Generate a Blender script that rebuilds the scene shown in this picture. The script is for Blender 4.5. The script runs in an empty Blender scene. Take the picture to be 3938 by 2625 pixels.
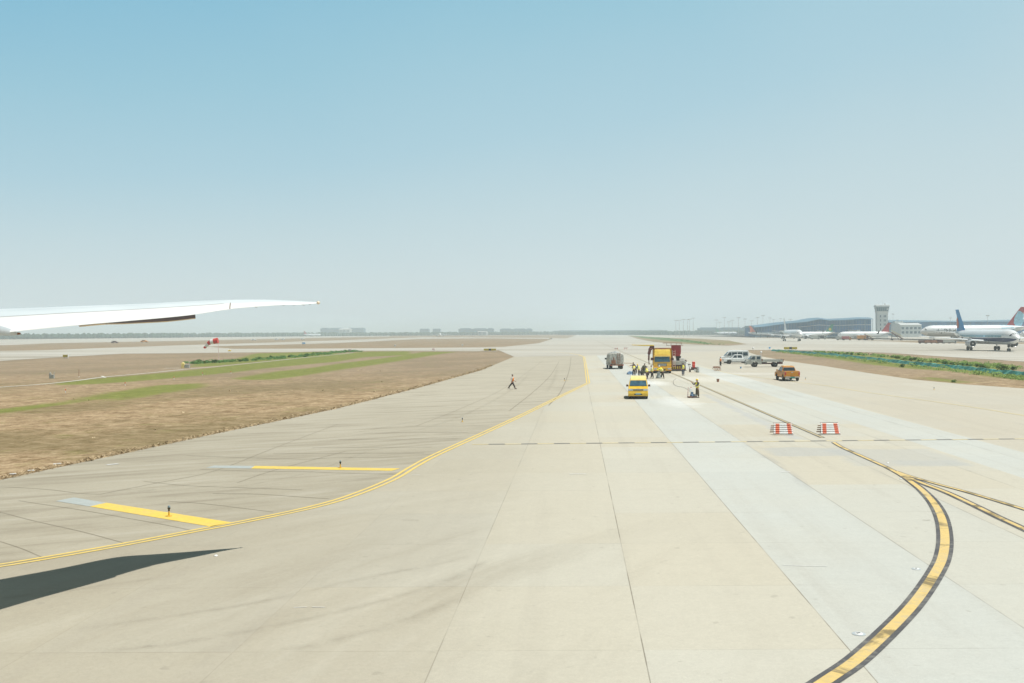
import bpy, bmesh, math, random
from mathutils import Vector, Matrix, noise as mnoise
random.seed(7)
C = bpy.context.scene.collection
PI = math.pi
H, F, ROLL, VX, VY = 6.2, 3829.0, .005, 2217.0, 1277.0

# ------------------------------------------------------------ ground point seen at a pixel of the photograph
def G(x, y, z=0.0):
    dx, dy = x-VX, y-VY
    dy2, dx2 = dy+ROLL*dx, dx-ROLL*dy
    return Vector(((H-z)*dx2/dy2, (H-z)*F/dy2, z))
def AT(x, y, Y):
    dx, dy = x-VX, y-VY
    dy2, dx2 = dy+ROLL*dx, dx-ROLL*dy
    return Vector((dx2*Y/F, Y, H-dy2*Y/F))

# ------------------------------------------------------------ materials
class NB:
    def __init__(s, name):
        s.m = bpy.data.materials.new(name); s.m.use_nodes = True
        s.nt = s.m.node_tree; s.nt.nodes.clear()
        s.out = s.nt.nodes.new('ShaderNodeOutputMaterial')
        s.p = s.nt.nodes.new('ShaderNodeBsdfPrincipled')
        s.nt.links.new(s.p.outputs[0], s.out.inputs[0])
        s._pos = None
    def n(s, t): return s.nt.nodes.new(t)
    def put(s, sock, v):
        if isinstance(v, bpy.types.NodeSocket): s.nt.links.new(v, sock)
        else:
            if isinstance(v, (tuple, list)) and len(v) == 3 and sock.type == 'RGBA': v = (*v, 1)
            sock.default_value = v
    def math(s, op, a, b=0.0, c=0.0, clamp=False):
        n = s.n('ShaderNodeMath'); n.operation = op; n.use_clamp = clamp
        s.put(n.inputs[0], a); s.put(n.inputs[1], b); s.put(n.inputs[2], c); return n.outputs[0]
    def pos(s):
        if s._pos is None:
            g = s.n('ShaderNodeNewGeometry'); x = s.n('ShaderNodeSeparateXYZ')
            s.nt.links.new(g.outputs['Position'], x.inputs[0]); s._pos = (g.outputs['Position'], x.outputs[0], x.outputs[1], x.outputs[2])
        return s._pos
    def obj(s): return s.n('ShaderNodeTexCoord').outputs['Object']
    def comb(s, x, y, z=0.0):
        n = s.n('ShaderNodeCombineXYZ'); s.put(n.inputs[0], x); s.put(n.inputs[1], y); s.put(n.inputs[2], z); return n.outputs[0]
    def mapv(s, v, scale=(1, 1, 1), rot=0.0, loc=(0, 0, 0)):
        if rot: v = s._rot(v, rot)
        rot = 0.0; n = s.n('ShaderNodeMapping'); s.put(n.inputs[0], v); n.inputs['Scale'].default_value = scale
        n.inputs['Rotation'].default_value = (0, 0, rot); n.inputs['Location'].default_value = loc; return n.outputs[0]
    def _rot(s, v, a):
        n = s.n('ShaderNodeMapping'); s.put(n.inputs[0], v); n.inputs['Rotation'].default_value = (0, 0, a); return n.outputs[0]
    def noise(s, v, scale, detail=3.0, rough=.55, dist=0.0):
        n = s.n('ShaderNodeTexNoise'); s.put(n.inputs['Vector'], v); n.inputs['Scale'].default_value = scale
        n.inputs['Detail'].default_value = detail; n.inputs['Roughness'].default_value = rough; n.inputs['Distortion'].default_value = dist
        return n.outputs[0]
    def white(s, v):
        n = s.n('ShaderNodeTexWhiteNoise'); n.noise_dimensions = '3D'; s.put(n.inputs['Vector'], v); return n.outputs[0]
    def rng(s, v, a, b, c=0.0, d=1.0):
        n = s.n('ShaderNodeMapRange'); s.put(n.inputs[0], v)
        for i, q in enumerate((a, b, c, d)): s.put(n.inputs[i+1], q)
        return n.outputs[0]
    def mix(s, f, a, b, mode='MIX'):
        n = s.n('ShaderNodeMix'); n.data_type = 'RGBA'; n.blend_type = mode
        s.put(n.inputs[0], f); s.put(n.inputs[6], a); s.put(n.inputs[7], b); return n.outputs[2]
    def ramp(s, v, stops):
        n = s.n('ShaderNodeValToRGB'); s.put(n.inputs[0], v); e = n.color_ramp.elements
        e[0].position, e[0].color = stops[0][0], (*stops[0][1], 1); e[1].position, e[1].color = stops[-1][0], (*stops[-1][1], 1)
        for p, c in stops[1:-1]:
            q = e.new(p); q.color = (*c, 1)
        return n.outputs[0]
    def scale(s, col, f):
        n = s.n('ShaderNodeVectorMath'); n.operation = 'SCALE'; s.put(n.inputs[0], col); s.put(n.inputs['Scale'], f); return n.outputs[0]
    def attr(s, name):
        n = s.n('ShaderNodeAttribute'); n.attribute_name = name; return n.outputs['Color'], n.outputs['Fac']
    def bump(s, h, strength=.3, dist=.02):
        n = s.n('ShaderNodeBump'); n.inputs['Strength'].default_value = strength; n.inputs['Distance'].default_value = dist
        s.put(n.inputs['Height'], h); s.nt.links.new(n.outputs[0], s.p.inputs['Normal'])
    def box(s, x, y, x0, x1, y0, y1, soft=.3):
        a = s.rng(x, x0-soft, x0+soft); b = s.rng(x, x1+soft, x1-soft); c = s.rng(y, y0-soft, y0+soft); d = s.rng(y, y1+soft, y1-soft)
        return s.math('MULTIPLY', s.math('MULTIPLY', a, b), s.math('MULTIPLY', c, d))
    def fin(s, col, rough=.7, metal=0.0, spec=None):
        s.put(s.p.inputs['Base Color'], col); s.put(s.p.inputs['Roughness'], rough); s.p.inputs['Metallic'].default_value = metal
        if spec is not None: s.p.inputs['Specular IOR Level'].default_value = spec
        return s.m

MATS = {}
def M(name, col=None, rough=.55, metal=0.0, var=.12, scale=3.0, dirt=0.0, coat=0.0):
    """painted or bare surface with a little uneven tone and some dirt"""
    if name in MATS: return MATS[name]
    b = NB(name); o = b.obj()
    nz = b.noise(o, scale, 4.0)
    c = b.mix(b.rng(nz, .3, .7), tuple(x*(1-var) for x in col), tuple(min(1, x*(1+var)) for x in col))
    if dirt:
        d = b.noise(b.mapv(o, (1, 1, .35)), scale*1.7, 5.0, .65)
        c = b.mix(b.math('MULTIPLY', b.rng(d, .45, .7), dirt), c, (.16, .13, .10))
    m = b.fin(c, b.rng(nz, .3, .7, rough*.85, min(1, rough*1.15)), metal)
    if coat: b.p.inputs['Coat Weight'].default_value = coat
    MATS[name] = m; return m
M('white_paint', (.78, .79, .78), .35, dirt=.08, coat=.3)
M('plane_white', (.80, .82, .83), .3, var=.03, coat=.3)
M('plane_grey', (.50, .53, .55), .4, var=.05)
M('plane_blue', (.004, .028, .11), .35, var=.15)
M('fin_blue', (.01, .26, .60), .35, var=.15)
M('fin_red', (.42, .025, .035), .4, var=.2)
M('fin_green', (.01, .22, .12), .4, var=.2)
M('fin_yellow', (.75, .48, .03), .4)
M('pale_blue', (.32, .58, .70), .4, var=.25, scale=1.2)
M('flower_red', (.62, .16, .10), .4)
M('red_dark', (.33, .012, .02), .45, dirt=.25)
M('red_bright', (.72, .06, .03), .45)
M('signal_orange', (.72, .15, .07), .5)
M('dark', (.02, .02, .022), .6)
M('tyre', (.022, .021, .02), .85, var=.3)
M('rim', (.35, .35, .34), .4, metal=.5)
M('glass', (.03, .045, .055), .08, var=.3)
M('glass_blue', (.05, .11, .15), .08, var=.4)
M('yellow_van', (.80, .50, .03), .35, coat=.4)
M('cream_yellow', (.86, .70, .26), .35)
M('yellow_truck', (.78, .43, .02), .4, dirt=.12, coat=.3)
M('yellow_light', (.88, .62, .10), .4)
M('orange_paint', (.62, .24, .004), .45, dirt=.1)
M('plate', (.35, .55, .60), .4)
M('plate_green', (.03, .25, .2), .4)
M('silver', (.62, .63, .62), .3, metal=.4)
M('grey_paint', (.42, .42, .38), .55, dirt=.35)
M('truck_grey', (.44, .45, .41), .6, dirt=.55)
M('dirty_tank', (.55, .55, .50), .6, var=.3, dirt=.75)
M('brown_metal', (.10, .03, .022), .6, var=.3)
M('rust', (.30, .13, .07), .8, var=.35)
M('pink_white', (.75, .55, .52), .5)
M('lamp_glow', (.80, .66, .50), .3)
M('brake_red', (.5, .02, .015), .3)
M('vest_yellow', (.92, .80, .04), .75)
M('vest_stripe', (.75, .75, .70), .4)
M('vest_orange', (.80, .25, .05), .75)
M('shirt_white', (.65, .66, .62), .85)
M('shirt_dark', (.07, .06, .075), .85)
M('shirt_blue', (.10, .16, .27), .85)
M('camo', (.075, .085, .055), .9, var=.5, scale=12)
M('trousers', (.035, .025, .022), .9)
M('trousers_brown', (.12, .09, .055), .9)
M('trousers_blue', (.09, .11, .16), .9)
M('skin', (.42, .22, .14), .6)
M('hair', (.015, .012, .01), .7)
M('helmet_yellow', (.88, .62, .05), .35)
M('helmet_white', (.80, .80, .78), .35)
M('shoe', (.02, .018, .016), .7)
M('blue_tarp', (.14, .23, .36), .7, var=.35, scale=5)
M('blue_bucket', (.22, .45, .72), .5)
M('machine_grey', (.40, .42, .41), .55, var=.3, scale=6)
M('sign_yellow', (.50, .38, .02), .5, var=.3)
M('sign_black', (.02, .02, .02), .5)
M('sock_red', (.60, .045, .035), .75)
M('sock_white', (.80, .78, .76), .75)
M('mast', (.42, .42, .41), .5)
M('concrete_pale', (.62, .60, .54), .85, var=.15)
M('lamp_blue', (.22, .30, .35), .25)
M('lamp_yellow', (.72, .42, .03), .5)
M('terminal_glass', (.004, .12, .30), .9, var=.4, scale=.08)
M('terminal_roof', (.09, .19, .27), .5, var=.15, scale=.05)
M('terminal_light', (.55, .57, .56), .6)
M('far_wall', (.10, .21, .30), .8, var=.1, scale=.02)
M('far_window', (.10, .15, .19), .4)
M('tower_wall', (.62, .64, .63), .7, var=.06, scale=.3)
M('tower_glass', (.05, .12, .16), .12)
M('wing_white', (.80, .80, .79), .38, var=.02, scale=.6)
M('wing_pale', (.66, .72, .74), .42, var=.03, scale=.6)
M('wing_seam', (.20, .16, .12), .7)
M('flap_shadow', (.035, .022, .018), .7, var=.3)
M('flap_brown', (.40, .30, .17), .6)
M('cable', (.08, .08, .07), .7)
M('trunk', (.12, .09, .06), .9)

# ------------------------------------------------------------ mesh builder
class MB:
    def __init__(s): s.v, s.f = [], []
    def add(s, vs, fs):
        k = len(s.v); s.v += [tuple(v) for v in vs]; s.f += [tuple(i+k for i in f) for f in fs]; return s
    def box(s, x0, x1, y0, y1, z0, z1):
        return s.add([(x0,y0,z0),(x1,y0,z0),(x1,y1,z0),(x0,y1,z0),(x0,y0,z1),(x1,y0,z1),(x1,y1,z1),(x0,y1,z1)],
                     [(0,3,2,1),(4,5,6,7),(0,1,5,4),(1,2,6,5),(2,3,7,6),(3,0,4,7)])
    def frus(s, x, y, z0, z1, a0, b0, a1, b1, dy=0.0):
        return s.add([(x-a0,y-b0,z0),(x+a0,y-b0,z0),(x+a0,y+b0,z0),(x-a0,y+b0,z0),(x-a1,y-b1+dy,z1),(x+a1,y-b1+dy,z1),(x+a1,y+b1+dy,z1),(x-a1,y+b1+dy,z1)],
                     [(0,3,2,1),(4,5,6,7),(0,1,5,4),(1,2,6,5),(2,3,7,6),(3,0,4,7)])
    def rings(s, rs, cap=True):
        n = len(rs[0]); vs = [p for r in rs for p in r]; fs = []
        for i in range(len(rs)-1):
            for j in range(n): fs.append((i*n+j, i*n+(j+1) % n, (i+1)*n+(j+1) % n, (i+1)*n+j))
        if cap: fs += [tuple(range(n))[::-1], tuple((len(rs)-1)*n+j for j in range(n))]
        return s.add(vs, fs)
    def tube(s, p, q, r0, r1=None, n=10):
        p, q = Vector(p), Vector(q); r1 = r0 if r1 is None else r1
        d = (q-p).normalized(); u = d.orthogonal().normalized(); w = d.cross(u)
        return s.rings([[c+(u*math.cos(2*PI*k/n)+w*math.sin(2*PI*k/n))*r for k in range(n)] for c, r in ((p, r0), (q, r1))])
    def path(s, pts, r, n=6):
        for a, b in zip(pts, pts[1:]): s.tube(a, b, r, r, n)
        return s
    def bar(s, p, q, w, h):
        p, q = Vector(p), Vector(q); d = (q-p).normalized(); up = Vector((0, 0, 1))
        if abs(d.z) > .95: up = Vector((0, 1, 0))
        u = d.cross(up).normalized()*w/2; t = u.cross(d).normalized()*h/2
        return s.rings([[c-u-t, c+u-t, c+u+t, c-u+t] for c in (p, q)])
    def lathe(s, c, prof, axis='z', n=16):
        c = Vector(c); rs = []
        for r, h in prof:
            ring = []
            for k in range(n):
                a = 2*PI*k/n
                ring.append(c+{'z': Vector((r*math.cos(a), r*math.sin(a), h)), 'y': Vector((r*math.cos(a), h, r*math.sin(a))), 'x': Vector((h, r*math.cos(a), r*math.sin(a)))}[axis])
            rs.append(ring)
        return s.rings(rs)
    def prism(s, pts, hw, z0=None):
        """side profile (y,z) extruded across x with half width hw(z)"""
        n = len(pts); L = [(-hw(z), y, z) for y, z in pts]; R = [(hw(z), y, z) for y, z in pts]
        return s.add(L+R, [tuple(range(n)), tuple(range(2*n-1, n-1, -1))]+[(i, i+n, (i+1) % n+n, (i+1) % n) for i in range(n)])
    def panel(s, pts, th=.012, d=(1, 0, 0)):
        """thin plate through pts, thickened along d"""
        d = Vector(d)*th; n = len(pts); A = [Vector(p) for p in pts]; B = [p+d for p in A]
        return s.add(A+B, [tuple(range(n)), tuple(range(2*n-1, n-1, -1))]+[(i, i+n, (i+1) % n+n, (i+1) % n) for i in range(n)])
    def build(s, name, mat, parent=None, smooth=False, bevel=0.0, seg=1):
        me = bpy.data.meshes.new(name); me.from_pydata(s.v, [], s.f); me.update()
        bm = bmesh.new(); bm.from_mesh(me)
        bmesh.ops.recalc_face_normals(bm, faces=bm.faces)
        if bevel: bmesh.ops.bevel(bm, geom=[e for e in bm.edges if e.is_manifold and e.calc_face_angle(0) > .35], offset=bevel, segments=seg, affect='EDGES', clamp_overlap=True)
        bm.to_mesh(me); bm.free()
        if smooth:
            me.polygons.foreach_set('use_smooth', [True]*len(me.polygons))
            me.set_sharp_from_angle(angle=math.radians(40))
        me.materials.append(MATS[mat] if isinstance(mat, str) else mat)
        o = bpy.data.objects.new(name, me); C.objects.link(o)
        if parent: o.parent = parent
        return o

def tag(o, label=None, cat=None, group=None, kind=None):
    if label: o['label'] = label
    if cat: o['category'] = cat
    if group: o['group'] = group
    if kind: o['kind'] = kind
    return o
def thing(name, label, cat, loc=(0, 0, 0), rz=0.0, group=None):
    o = bpy.data.objects.new(name, None); C.objects.link(o); o.location = loc; o.rotation_euler = (0, 0, rz)
    o.empty_display_size = .3
    return tag(o, label, cat, group)
KIDS = {}
def copy_tree(o, parent=None):
    c = o.copy(); C.objects.link(c)
    if parent: c.parent = parent
    for ch in [x for x in bpy.data.objects if x.parent == o]: copy_tree(ch, c)
    return c
def copy_at(o, loc, rz=None, label=None, group=None, sc=None):
    c = copy_tree(o); c.location = loc
    if rz is not None: c.rotation_euler = (0, 0, rz)
    if label: c['label'] = label
    if group: c['group'] = group
    if sc: c.scale = (sc,)*3 if isinstance(sc, float) else sc
    return c

# ------------------------------------------------------------ ground sheets
def sheet(name, pts, z, mat, kind='structure', **kw):
    """flat polygon at height z with a short skirt, triangulated"""
    bm = bmesh.new(); vs = [bm.verts.new((p[0], p[1], z)) for p in pts]
    f = bm.faces.new(vs); 
    if f.normal.z < 0 or f.calc_area() and (f.normal_update() or f.normal.z < 0): f.normal_flip()
    bmesh.ops.triangulate(bm, faces=[f], ngon_method='EAR_CLIP')
    me = bpy.data.meshes.new(name); bm.to_mesh(me); bm.free(); me.materials.append(mat)
    o = bpy.data.objects.new(name, me); C.objects.link(o); return tag(o, kind=kind, **kw)
def px(pts, z=0.0): return [G(x, y, z) for x, y in pts]
def catmull(pts, n=8):
    P = [Vector(p) for p in pts]; P = [P[0]*2-P[1]]+P+[P[-1]*2-P[-2]]; out = []
    for i in range(1, len(P)-2):
        for k in range(n):
            t = k/n; a, b, c, d = P[i-1:i+3]
            out.append(.5*((2*b)+(-a+c)*t+(2*a-5*b+4*c-d)*t*t+(-a+3*b-3*c+d)*t**3))
    out.append(P[-2]); return out
def strip_verts(pts, w, off=0.0, z=.0):
    """left/right points along a ground path; w may be a function of arc fraction"""
    L, R = [], []
    for i, p in enumerate(pts):
        a = pts[max(0, i-1)]; b = pts[min(len(pts)-1, i+1)]; d = Vector((b[0]-a[0], b[1]-a[1], 0)).normalized(); nrm = Vector((-d.y, d.x, 0))
        ww = w(i/(len(pts)-1)) if callable(w) else w; oo = off(i/(len(pts)-1)) if callable(off) else off
        c = Vector((p[0], p[1], z)); L.append(c+nrm*(oo+ww/2)); R.append(c+nrm*(oo-ww/2))
    return L, R
def strips(name, items, mat, kind='structure', **kw):
    mb = MB()
    for pts, w, off, z in items:
        L, R = strip_verts(pts, w, off, z); n = len(L)
        mb.add(L+R, [(i, n+i, n+i+1, i+1) for i in range(n-1)])
    o = mb.build(name, mat); 
    me = o.data
    bm = bmesh.new(); bm.from_mesh(me)
    for f in bm.faces:
        if f.normal.z < 0: f.normal_flip()
    bm.to_mesh(me); bm.free()
    return tag(o, kind=kind, **kw)

def inside(x, y, poly):
    r = False; n = len(poly); j = n-1
    for i in range(n):
        xi, yi, xj, yj = poly[i][0], poly[i][1], poly[j][0], poly[j][1]
        if (yi > y) != (yj > y) and x < (xj-xi)*(y-yi)/(yj-yi)+xi: r = not r
        j = i
    return r
def edge_dist(x, y, poly):
    best = 1e9; n = len(poly)
    for i in range(n):
        ax, ay = poly[i][0], poly[i][1]; bx, by = poly[(i+1) % n][0], poly[(i+1) % n][1]
        dx, dy = bx-ax, by-ay; t = max(0, min(1, ((x-ax)*dx+(y-ay)*dy)/(dx*dx+dy*dy+1e-9)))
        d = (x-ax-dx*t)**2+(y-ay-dy*t)**2
        if d < best: best = d
    return math.sqrt(best)

# where the green grass grows (world outlines)
c1 = lambda L: [(x/1.808, 1400+y/1.808) for x, y in L]
GREEN = [px(c1([(-150,375),(-150,335),(0,310),(400,262),(700,205),(1050,148),(1440,128),(1430,160),(1100,212),(830,258),(740,240),(500,272),(250,312),(0,345)])),
         px([(886,1455),(960,1443),(1046,1429),(1195,1413),(1300,1397),(1420,1383),(1540,1367),(1625,1352),(1765,1352),(1700,1360),(1560,1384),(1430,1405),(1300,1423),(1195,1441),(1046,1460),(930,1461)]),
         px([(194,1472),(390,1453),(600,1435),(749,1420),(897,1403),(1046,1388),(1200,1368),(1412,1351),(1582,1350),(1582,1364),(1412,1372),(1300,1390),(1046,1414),(897,1432),(749,1446),(600,1460),(390,1476),(210,1481)]),
         px([(980,1358),(1299,1351),(1299,1362),(1046,1386),(838,1406),(720,1412),(740,1398),(900,1380)]),
         px([(2995,1351),(3129,1361),(3244,1373),(3359,1386),(3514,1402),(3655,1416),(3827,1433),(3990,1447),(3990,1470),(3938,1463),(3827,1452),(3655,1427),(3514,1419),(3357,1403),(3200,1380),(3080,1364)]),
         px([(3136,1354),(3244,1358),(3440,1370),(3560,1382),(3700,1393),(3885,1412),(3885,1426),(3700,1411),(3500,1390),(3300,1373),(3136,1359)]),
         px([(3530,1450),(3600,1450),(3680,1462),(3760,1472),(3680,1472),(3590,1463)])]
GB = []
for g in GREEN: GB.append((min(p[0] for p in g)-4, max(p[0] for p in g)+4, min(p[1] for p in g)-6, max(p[1] for p in g)+6))
def greenness(x, y):
    v = 0.0
    for g, (a, b, c, d) in zip(GREEN, GB):
        if a < x < b and c < y < d:
            s = edge_dist(x, y, g)/(1.1 if y < 90 else 1.8); s = s if inside(x, y, g) else -s
            v = max(v, max(0, min(1, .5+s*.5)))
    return v

def axis(a, b, step, far, k=1.22):
    L = []; v = a
    while v < b+1e-6: L.append(v); v += step
    s = step; lo, hi = a, b
    while hi < far: s *= k; hi += s; L.append(hi)
    s = step
    while lo > -far: s *= k; lo -= s; L.append(lo)
    return sorted(L)
def grass_mat(name, attr=True, far=False):
    b = NB(name); p, X, Y, Z = b.pos()
    big = b.noise(b.mapv(p, (.6, .35, 1), .35), .10, 5.0, .6)
    mid = b.noise(b.mapv(p, (1.1, .8, 1), .2), .6, 7.0, .74)
    fine = b.noise(p, 7.0, 5.0, .72)
    row = b.noise(b.mapv(p, (.28, 1.6, 1), .42), .9, 4.0, .6)
    clump = b.noise(b.mapv(p, (1.2, .7, 1), .15), 1.7, 6.0, .78, .5)
    dry = b.ramp(b.math('ADD', b.math('ADD', b.math('MULTIPLY', mid, .40), b.math('MULTIPLY', clump, .35)), b.math('MULTIPLY', fine, .25)),
                 [(.38, (.115, .074, .034)), (.455, (.235, .160, .085)), (.52, (.375, .272, .160)), (.60, (.56, .435, .285)), (.70, (.68, .58, .43))])
    dry = b.mix(b.rng(big, .46, .57), dry, b.mix(.55, dry, (.150, .122, .052)))
    dry = b.mix(b.math('MULTIPLY', b.rng(row, .50, .64), .25), dry, (.50, .375, .235))
    dry = b.mix(b.rng(Y, 95, 170, 0.0, .55), dry, (.27, .215, .160))
    gr = b.ramp(b.math('ADD', b.math('MULTIPLY', mid, .4), b.math('MULTIPLY', fine, .6)),
                [(.34, (.085, .105, .02)), (.5, (.175, .20, .04)), (.66, (.33, .33, .11))])
    if attr:
        _, a = b.attr('green')
        t = b.math('ADD', a, b.math('MULTIPLY', b.math('SUBTRACT', b.math('ADD', b.math('MULTIPLY', mid, .5), b.math('MULTIPLY', fine, .5)), .5), 3.2))
        g = b.math('MULTIPLY', b.rng(t, .38, .80), .92)
        sparse = b.math('MULTIPLY', b.rng(b.noise(p, .33, 5.0, .7), .56, .68), .35)
        g = b.math('MAXIMUM', g, sparse)
    else:
        g = b.rng(b.noise(b.mapv(p, (.12, .5, 1)), .05, 5.0, .6), .50, .62, 0.0, .55)
    col = b.mix(g, dry, gr)
    b.bump(b.math('ADD', fine, clump), .45, .07)
    return b.fin(col, .95, spec=.1)
MG, MGF = grass_mat('dry_and_green_grass'), grass_mat('far_grass', False)

def make_ground():
    xs = axis(-120, 125, 1.5, 9000); ys = axis(34, 330, 1.7, 9000)
    nx, ny = len(xs), len(ys); vs = [(x, y, 0.0) for y in ys for x in xs]
    fs = [(j*nx+i, j*nx+i+1, (j+1)*nx+i+1, (j+1)*nx+i) for j in range(ny-1) for i in range(nx-1)]
    me = bpy.data.meshes.new('ground'); me.from_pydata(vs, [], fs); me.update()
    at = me.attributes.new('green', 'FLOAT', 'POINT')
    at.data.foreach_set('value', [greenness(v[0], v[1]) if 34 <= v[1] <= 520 and -160 < v[0] < 200 else 0.0 for v in vs])
    me.materials.append(MG); o = bpy.data.objects.new('ground', me); C.objects.link(o); tag(o, kind='structure')
make_ground()

# ------------------------------------------------------------ paving
def paving_mat():
    b = NB('concrete_slabs'); p, X, Y, Z = b.pos()
    cx = b.math('DIVIDE', b.math('SUBTRACT', X, 1.27), 3.98); cy = b.math('DIVIDE', b.math('SUBTRACT', Y, 19.32), 4.88)
    ci, ri = b.math('FLOOR', cx), b.math('FLOOR', cy)
    slab = b.white(b.comb(ci, ri, 3.0)); slab2 = b.noise(b.comb(b.math('MULTIPLY', ci, .41), b.math('MULTIPLY', ri, .30)), 1.0, 2.0)
    warm, cool = (.485, .455, .372), (.478, .490, .455)
    base = b.mix(b.rng(slab2, .44, .60), warm, b.mix(.35, warm, cool))
    cool_cols = b.math('MAXIMUM', b.box(X, Y, 5.26, 9.25, 12, 480, .015), b.box(X, Y, 18.6, 22.5, 12, 480, .02))
    patch = b.math('MAXIMUM', b.box(X, Y, 9.25, 13.22, 12, 40, .02), b.box(X, Y, 9.25, 18.6, 66, 86, .4))
    base = b.mix(b.math('MULTIPLY', b.math('MAXIMUM', cool_cols, b.math('MULTIPLY', patch, .55)), b.rng(b.noise(p, .13, 3.0), .3, .6, .75, 1.0)), base, cool)
    # left lanes darken leftward: vignetting painted into the colour, along with rubber dirt
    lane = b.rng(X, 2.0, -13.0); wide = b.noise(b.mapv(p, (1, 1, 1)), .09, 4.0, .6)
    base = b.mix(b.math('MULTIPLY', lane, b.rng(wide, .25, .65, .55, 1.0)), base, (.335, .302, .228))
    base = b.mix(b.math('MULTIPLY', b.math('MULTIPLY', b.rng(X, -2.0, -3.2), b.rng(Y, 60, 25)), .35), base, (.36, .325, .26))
    right = b.rng(X, 22.4, 23.0); base = b.mix(b.math('MULTIPLY', right, .6), base, (.44, .405, .335))
    # swept tyre marks, long soft streaks
    sw = b.mapv(b.comb(b.math('ADD', X, b.math('MULTIPLY', b.math('POWER', b.math('MAXIMUM', b.math('SUBTRACT', 34.0, Y), 0.0), 1.5), -.11)), Y), (.10, 1.0, 1), -.80)
    st = b.noise(sw, .55, 5.0, .60, .25)
    msk = b.math('MULTIPLY', b.rng(X, 5.0, -3.0), b.rng(Y, 50, 26))
    base = b.mix(b.math('MULTIPLY', b.math('MULTIPLY', b.rng(st, .50, .68), msk), .38), base, (.28, .245, .185))
    base = b.mix(b.math('MULTIPLY', b.math('MULTIPLY', b.rng(st, .46, .32), msk), .35), base, (.50, .475, .40))
    ln = b.noise(b.mapv(p, (1.8, .05, 1)), .5, 4.0, .6)
    base = b.mix(b.math('MULTIPLY', b.rng(ln, .52, .68), .16), base, (.34, .31, .26))
    cr = b.noise(b.mapv(p, (.05, 1.7, 1)), .8, 4.0, .65)
    base = b.mix(b.math('MULTIPLY', b.rng(cr, .54, .74), .07), base, (.40, .37, .31))
    # stains beside the joints
    fx = b.math('FRACT', cx); fy = b.math('FRACT', cy)
    dx = b.math('MULTIPLY', b.math('MINIMUM', fx, b.math('SUBTRACT', 1.0, fx)), 3.98)
    dy = b.math('MULTIPLY', b.math('MINIMUM', fy, b.math('SUBTRACT', 1.0, fy)), 4.88)
    stn = b.math('MULTIPLY', b.rng(dx, .45, .02), b.rng(b.noise(b.mapv(p, (1, .12, 1)), 1.1, 4.0, .6), .50, .66))
    stn = b.math('MULTIPLY', stn, b.rng(Y, 24, 48)); stn = b.math('MULTIPLY', stn, b.math('MULTIPLY', b.rng(X, 14.0, 11.0, .35, 1.0), b.rng(X, 5.6, 8.8, .25, 1.0)))
    base = b.mix(b.math('MULTIPLY', stn, .55), base, (.27, .27, .265))
    edge = b.noise(p, 1.3, 4.0, .7)
    j1 = b.rng(b.math('ADD', dx, b.math('MULTIPLY', b.math('SUBTRACT', edge, .5), .014)), .016, .007)
    j1 = b.math('MULTIPLY', j1, b.rng(b.noise(b.mapv(p, (.05, .2, 1)), 1.0, 3.0), .42, .52, .25, .75))
    j1 = b.math('MULTIPLY', j1, b.rng(X, -4.5, 0.0, .22, 1.0))
    j2 = b.math('MULTIPLY', b.rng(dy, .018, .008), b.rng(b.noise(b.mapv(p, (.3, .1, 1)), 1.0, 3.0), .40, .60, .06, .38))
    joint = b.math('MAXIMUM', j1, j2)
    joint = b.math('MULTIPLY', joint, b.rng(X, 23.5, 22.8, .25, 1.0))
    base = b.mix(joint, base, (.15, .13, .10))
    # repaired, darker bay, the grey scrape beside the centre line, and saw dust round the works
    wob = b.math('MULTIPLY', b.math('SUBTRACT', b.noise(p, .5, 4.0, .7), .5), 1.6)
    Xw, Yw = b.math('ADD', X, wob), b.math('ADD', Y, wob)
    for (x0, y0, x1, y1, a) in ((2985, 1757, 3225, 1722, .55), (3300, 1795, 3560, 1728, .42), (3480, 1795, 3670, 1772, .35)):
        A, B = G(x0, y0), G(x1, y1)
        base = b.mix(b.math('MULTIPLY', b.box(Xw, Yw, min(A.x, B.x), max(A.x, B.x), min(A.y, B.y), max(A.y, B.y), .25), a), base, (.38, .395, .39))
    base = b.mix(b.math('MULTIPLY', b.box(Xw, Y, 12.25, 12.95, 57, 98, .2), .6), base, (.40, .41, .41))
    for (x0, y0, x1, y1, a) in ((2575, 1566, 2650, 1526, .42), (2490, 1482, 2545, 1462, .6), (2640, 1470, 2860, 1447, .3), (2700, 1443, 2960, 1432, .3)):
        A, B = G((x0+x1)/2, (y0+y1)/2), G(x1, y1); A0 = G(x0, y0)
        rx, ry = abs(B.x-A.x)*1.25, abs(B.y-A0.y)/2*1.2
        d = b.math('ADD', b.math('POWER', b.math('ABSOLUTE', b.math('DIVIDE', b.math('SUBTRACT', Xw, A.x), rx)), 2.0), b.math('POWER', b.math('ABSOLUTE', b.math('DIVIDE', b.math('SUBTRACT', Yw, A.y), ry)), 2.0))
        base = b.mix(b.math('MULTIPLY', b.math('MULTIPLY', b.rng(b.math('ADD', d, b.math('MULTIPLY', b.noise(p, .5, 5.0, .7), .9)), 1.6, .4), b.rng(b.noise(p, .9, 5.0, .7), .3, .6, .5, 1.0)), a), base, (.78, .79, .77))
    fine = b.noise(p, 9.0, 6.0, .75); grit = b.noise(p, 55.0, 3.0, .8)
    g2 = b.noise(p, 24.0, 4.0, .8); mid = b.noise(p, 1.6, 5.0, .7)
    spots = b.math('MULTIPLY', b.rng(b.noise(p, 2.3, 2.0, .5), .70, .76), .30)
    base = b.mix(spots, base, (.24, .22, .18))
    base = b.scale(base, b.math('ADD', b.math('ADD', .555, b.math('MULTIPLY', slab, .04)), b.math('ADD', b.math('ADD', b.math('MULTIPLY', fine, .26), b.math('MULTIPLY', mid, .14)), b.math('ADD', b.math('MULTIPLY', grit, .26), b.math('MULTIPLY', g2, .28)))))
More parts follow.
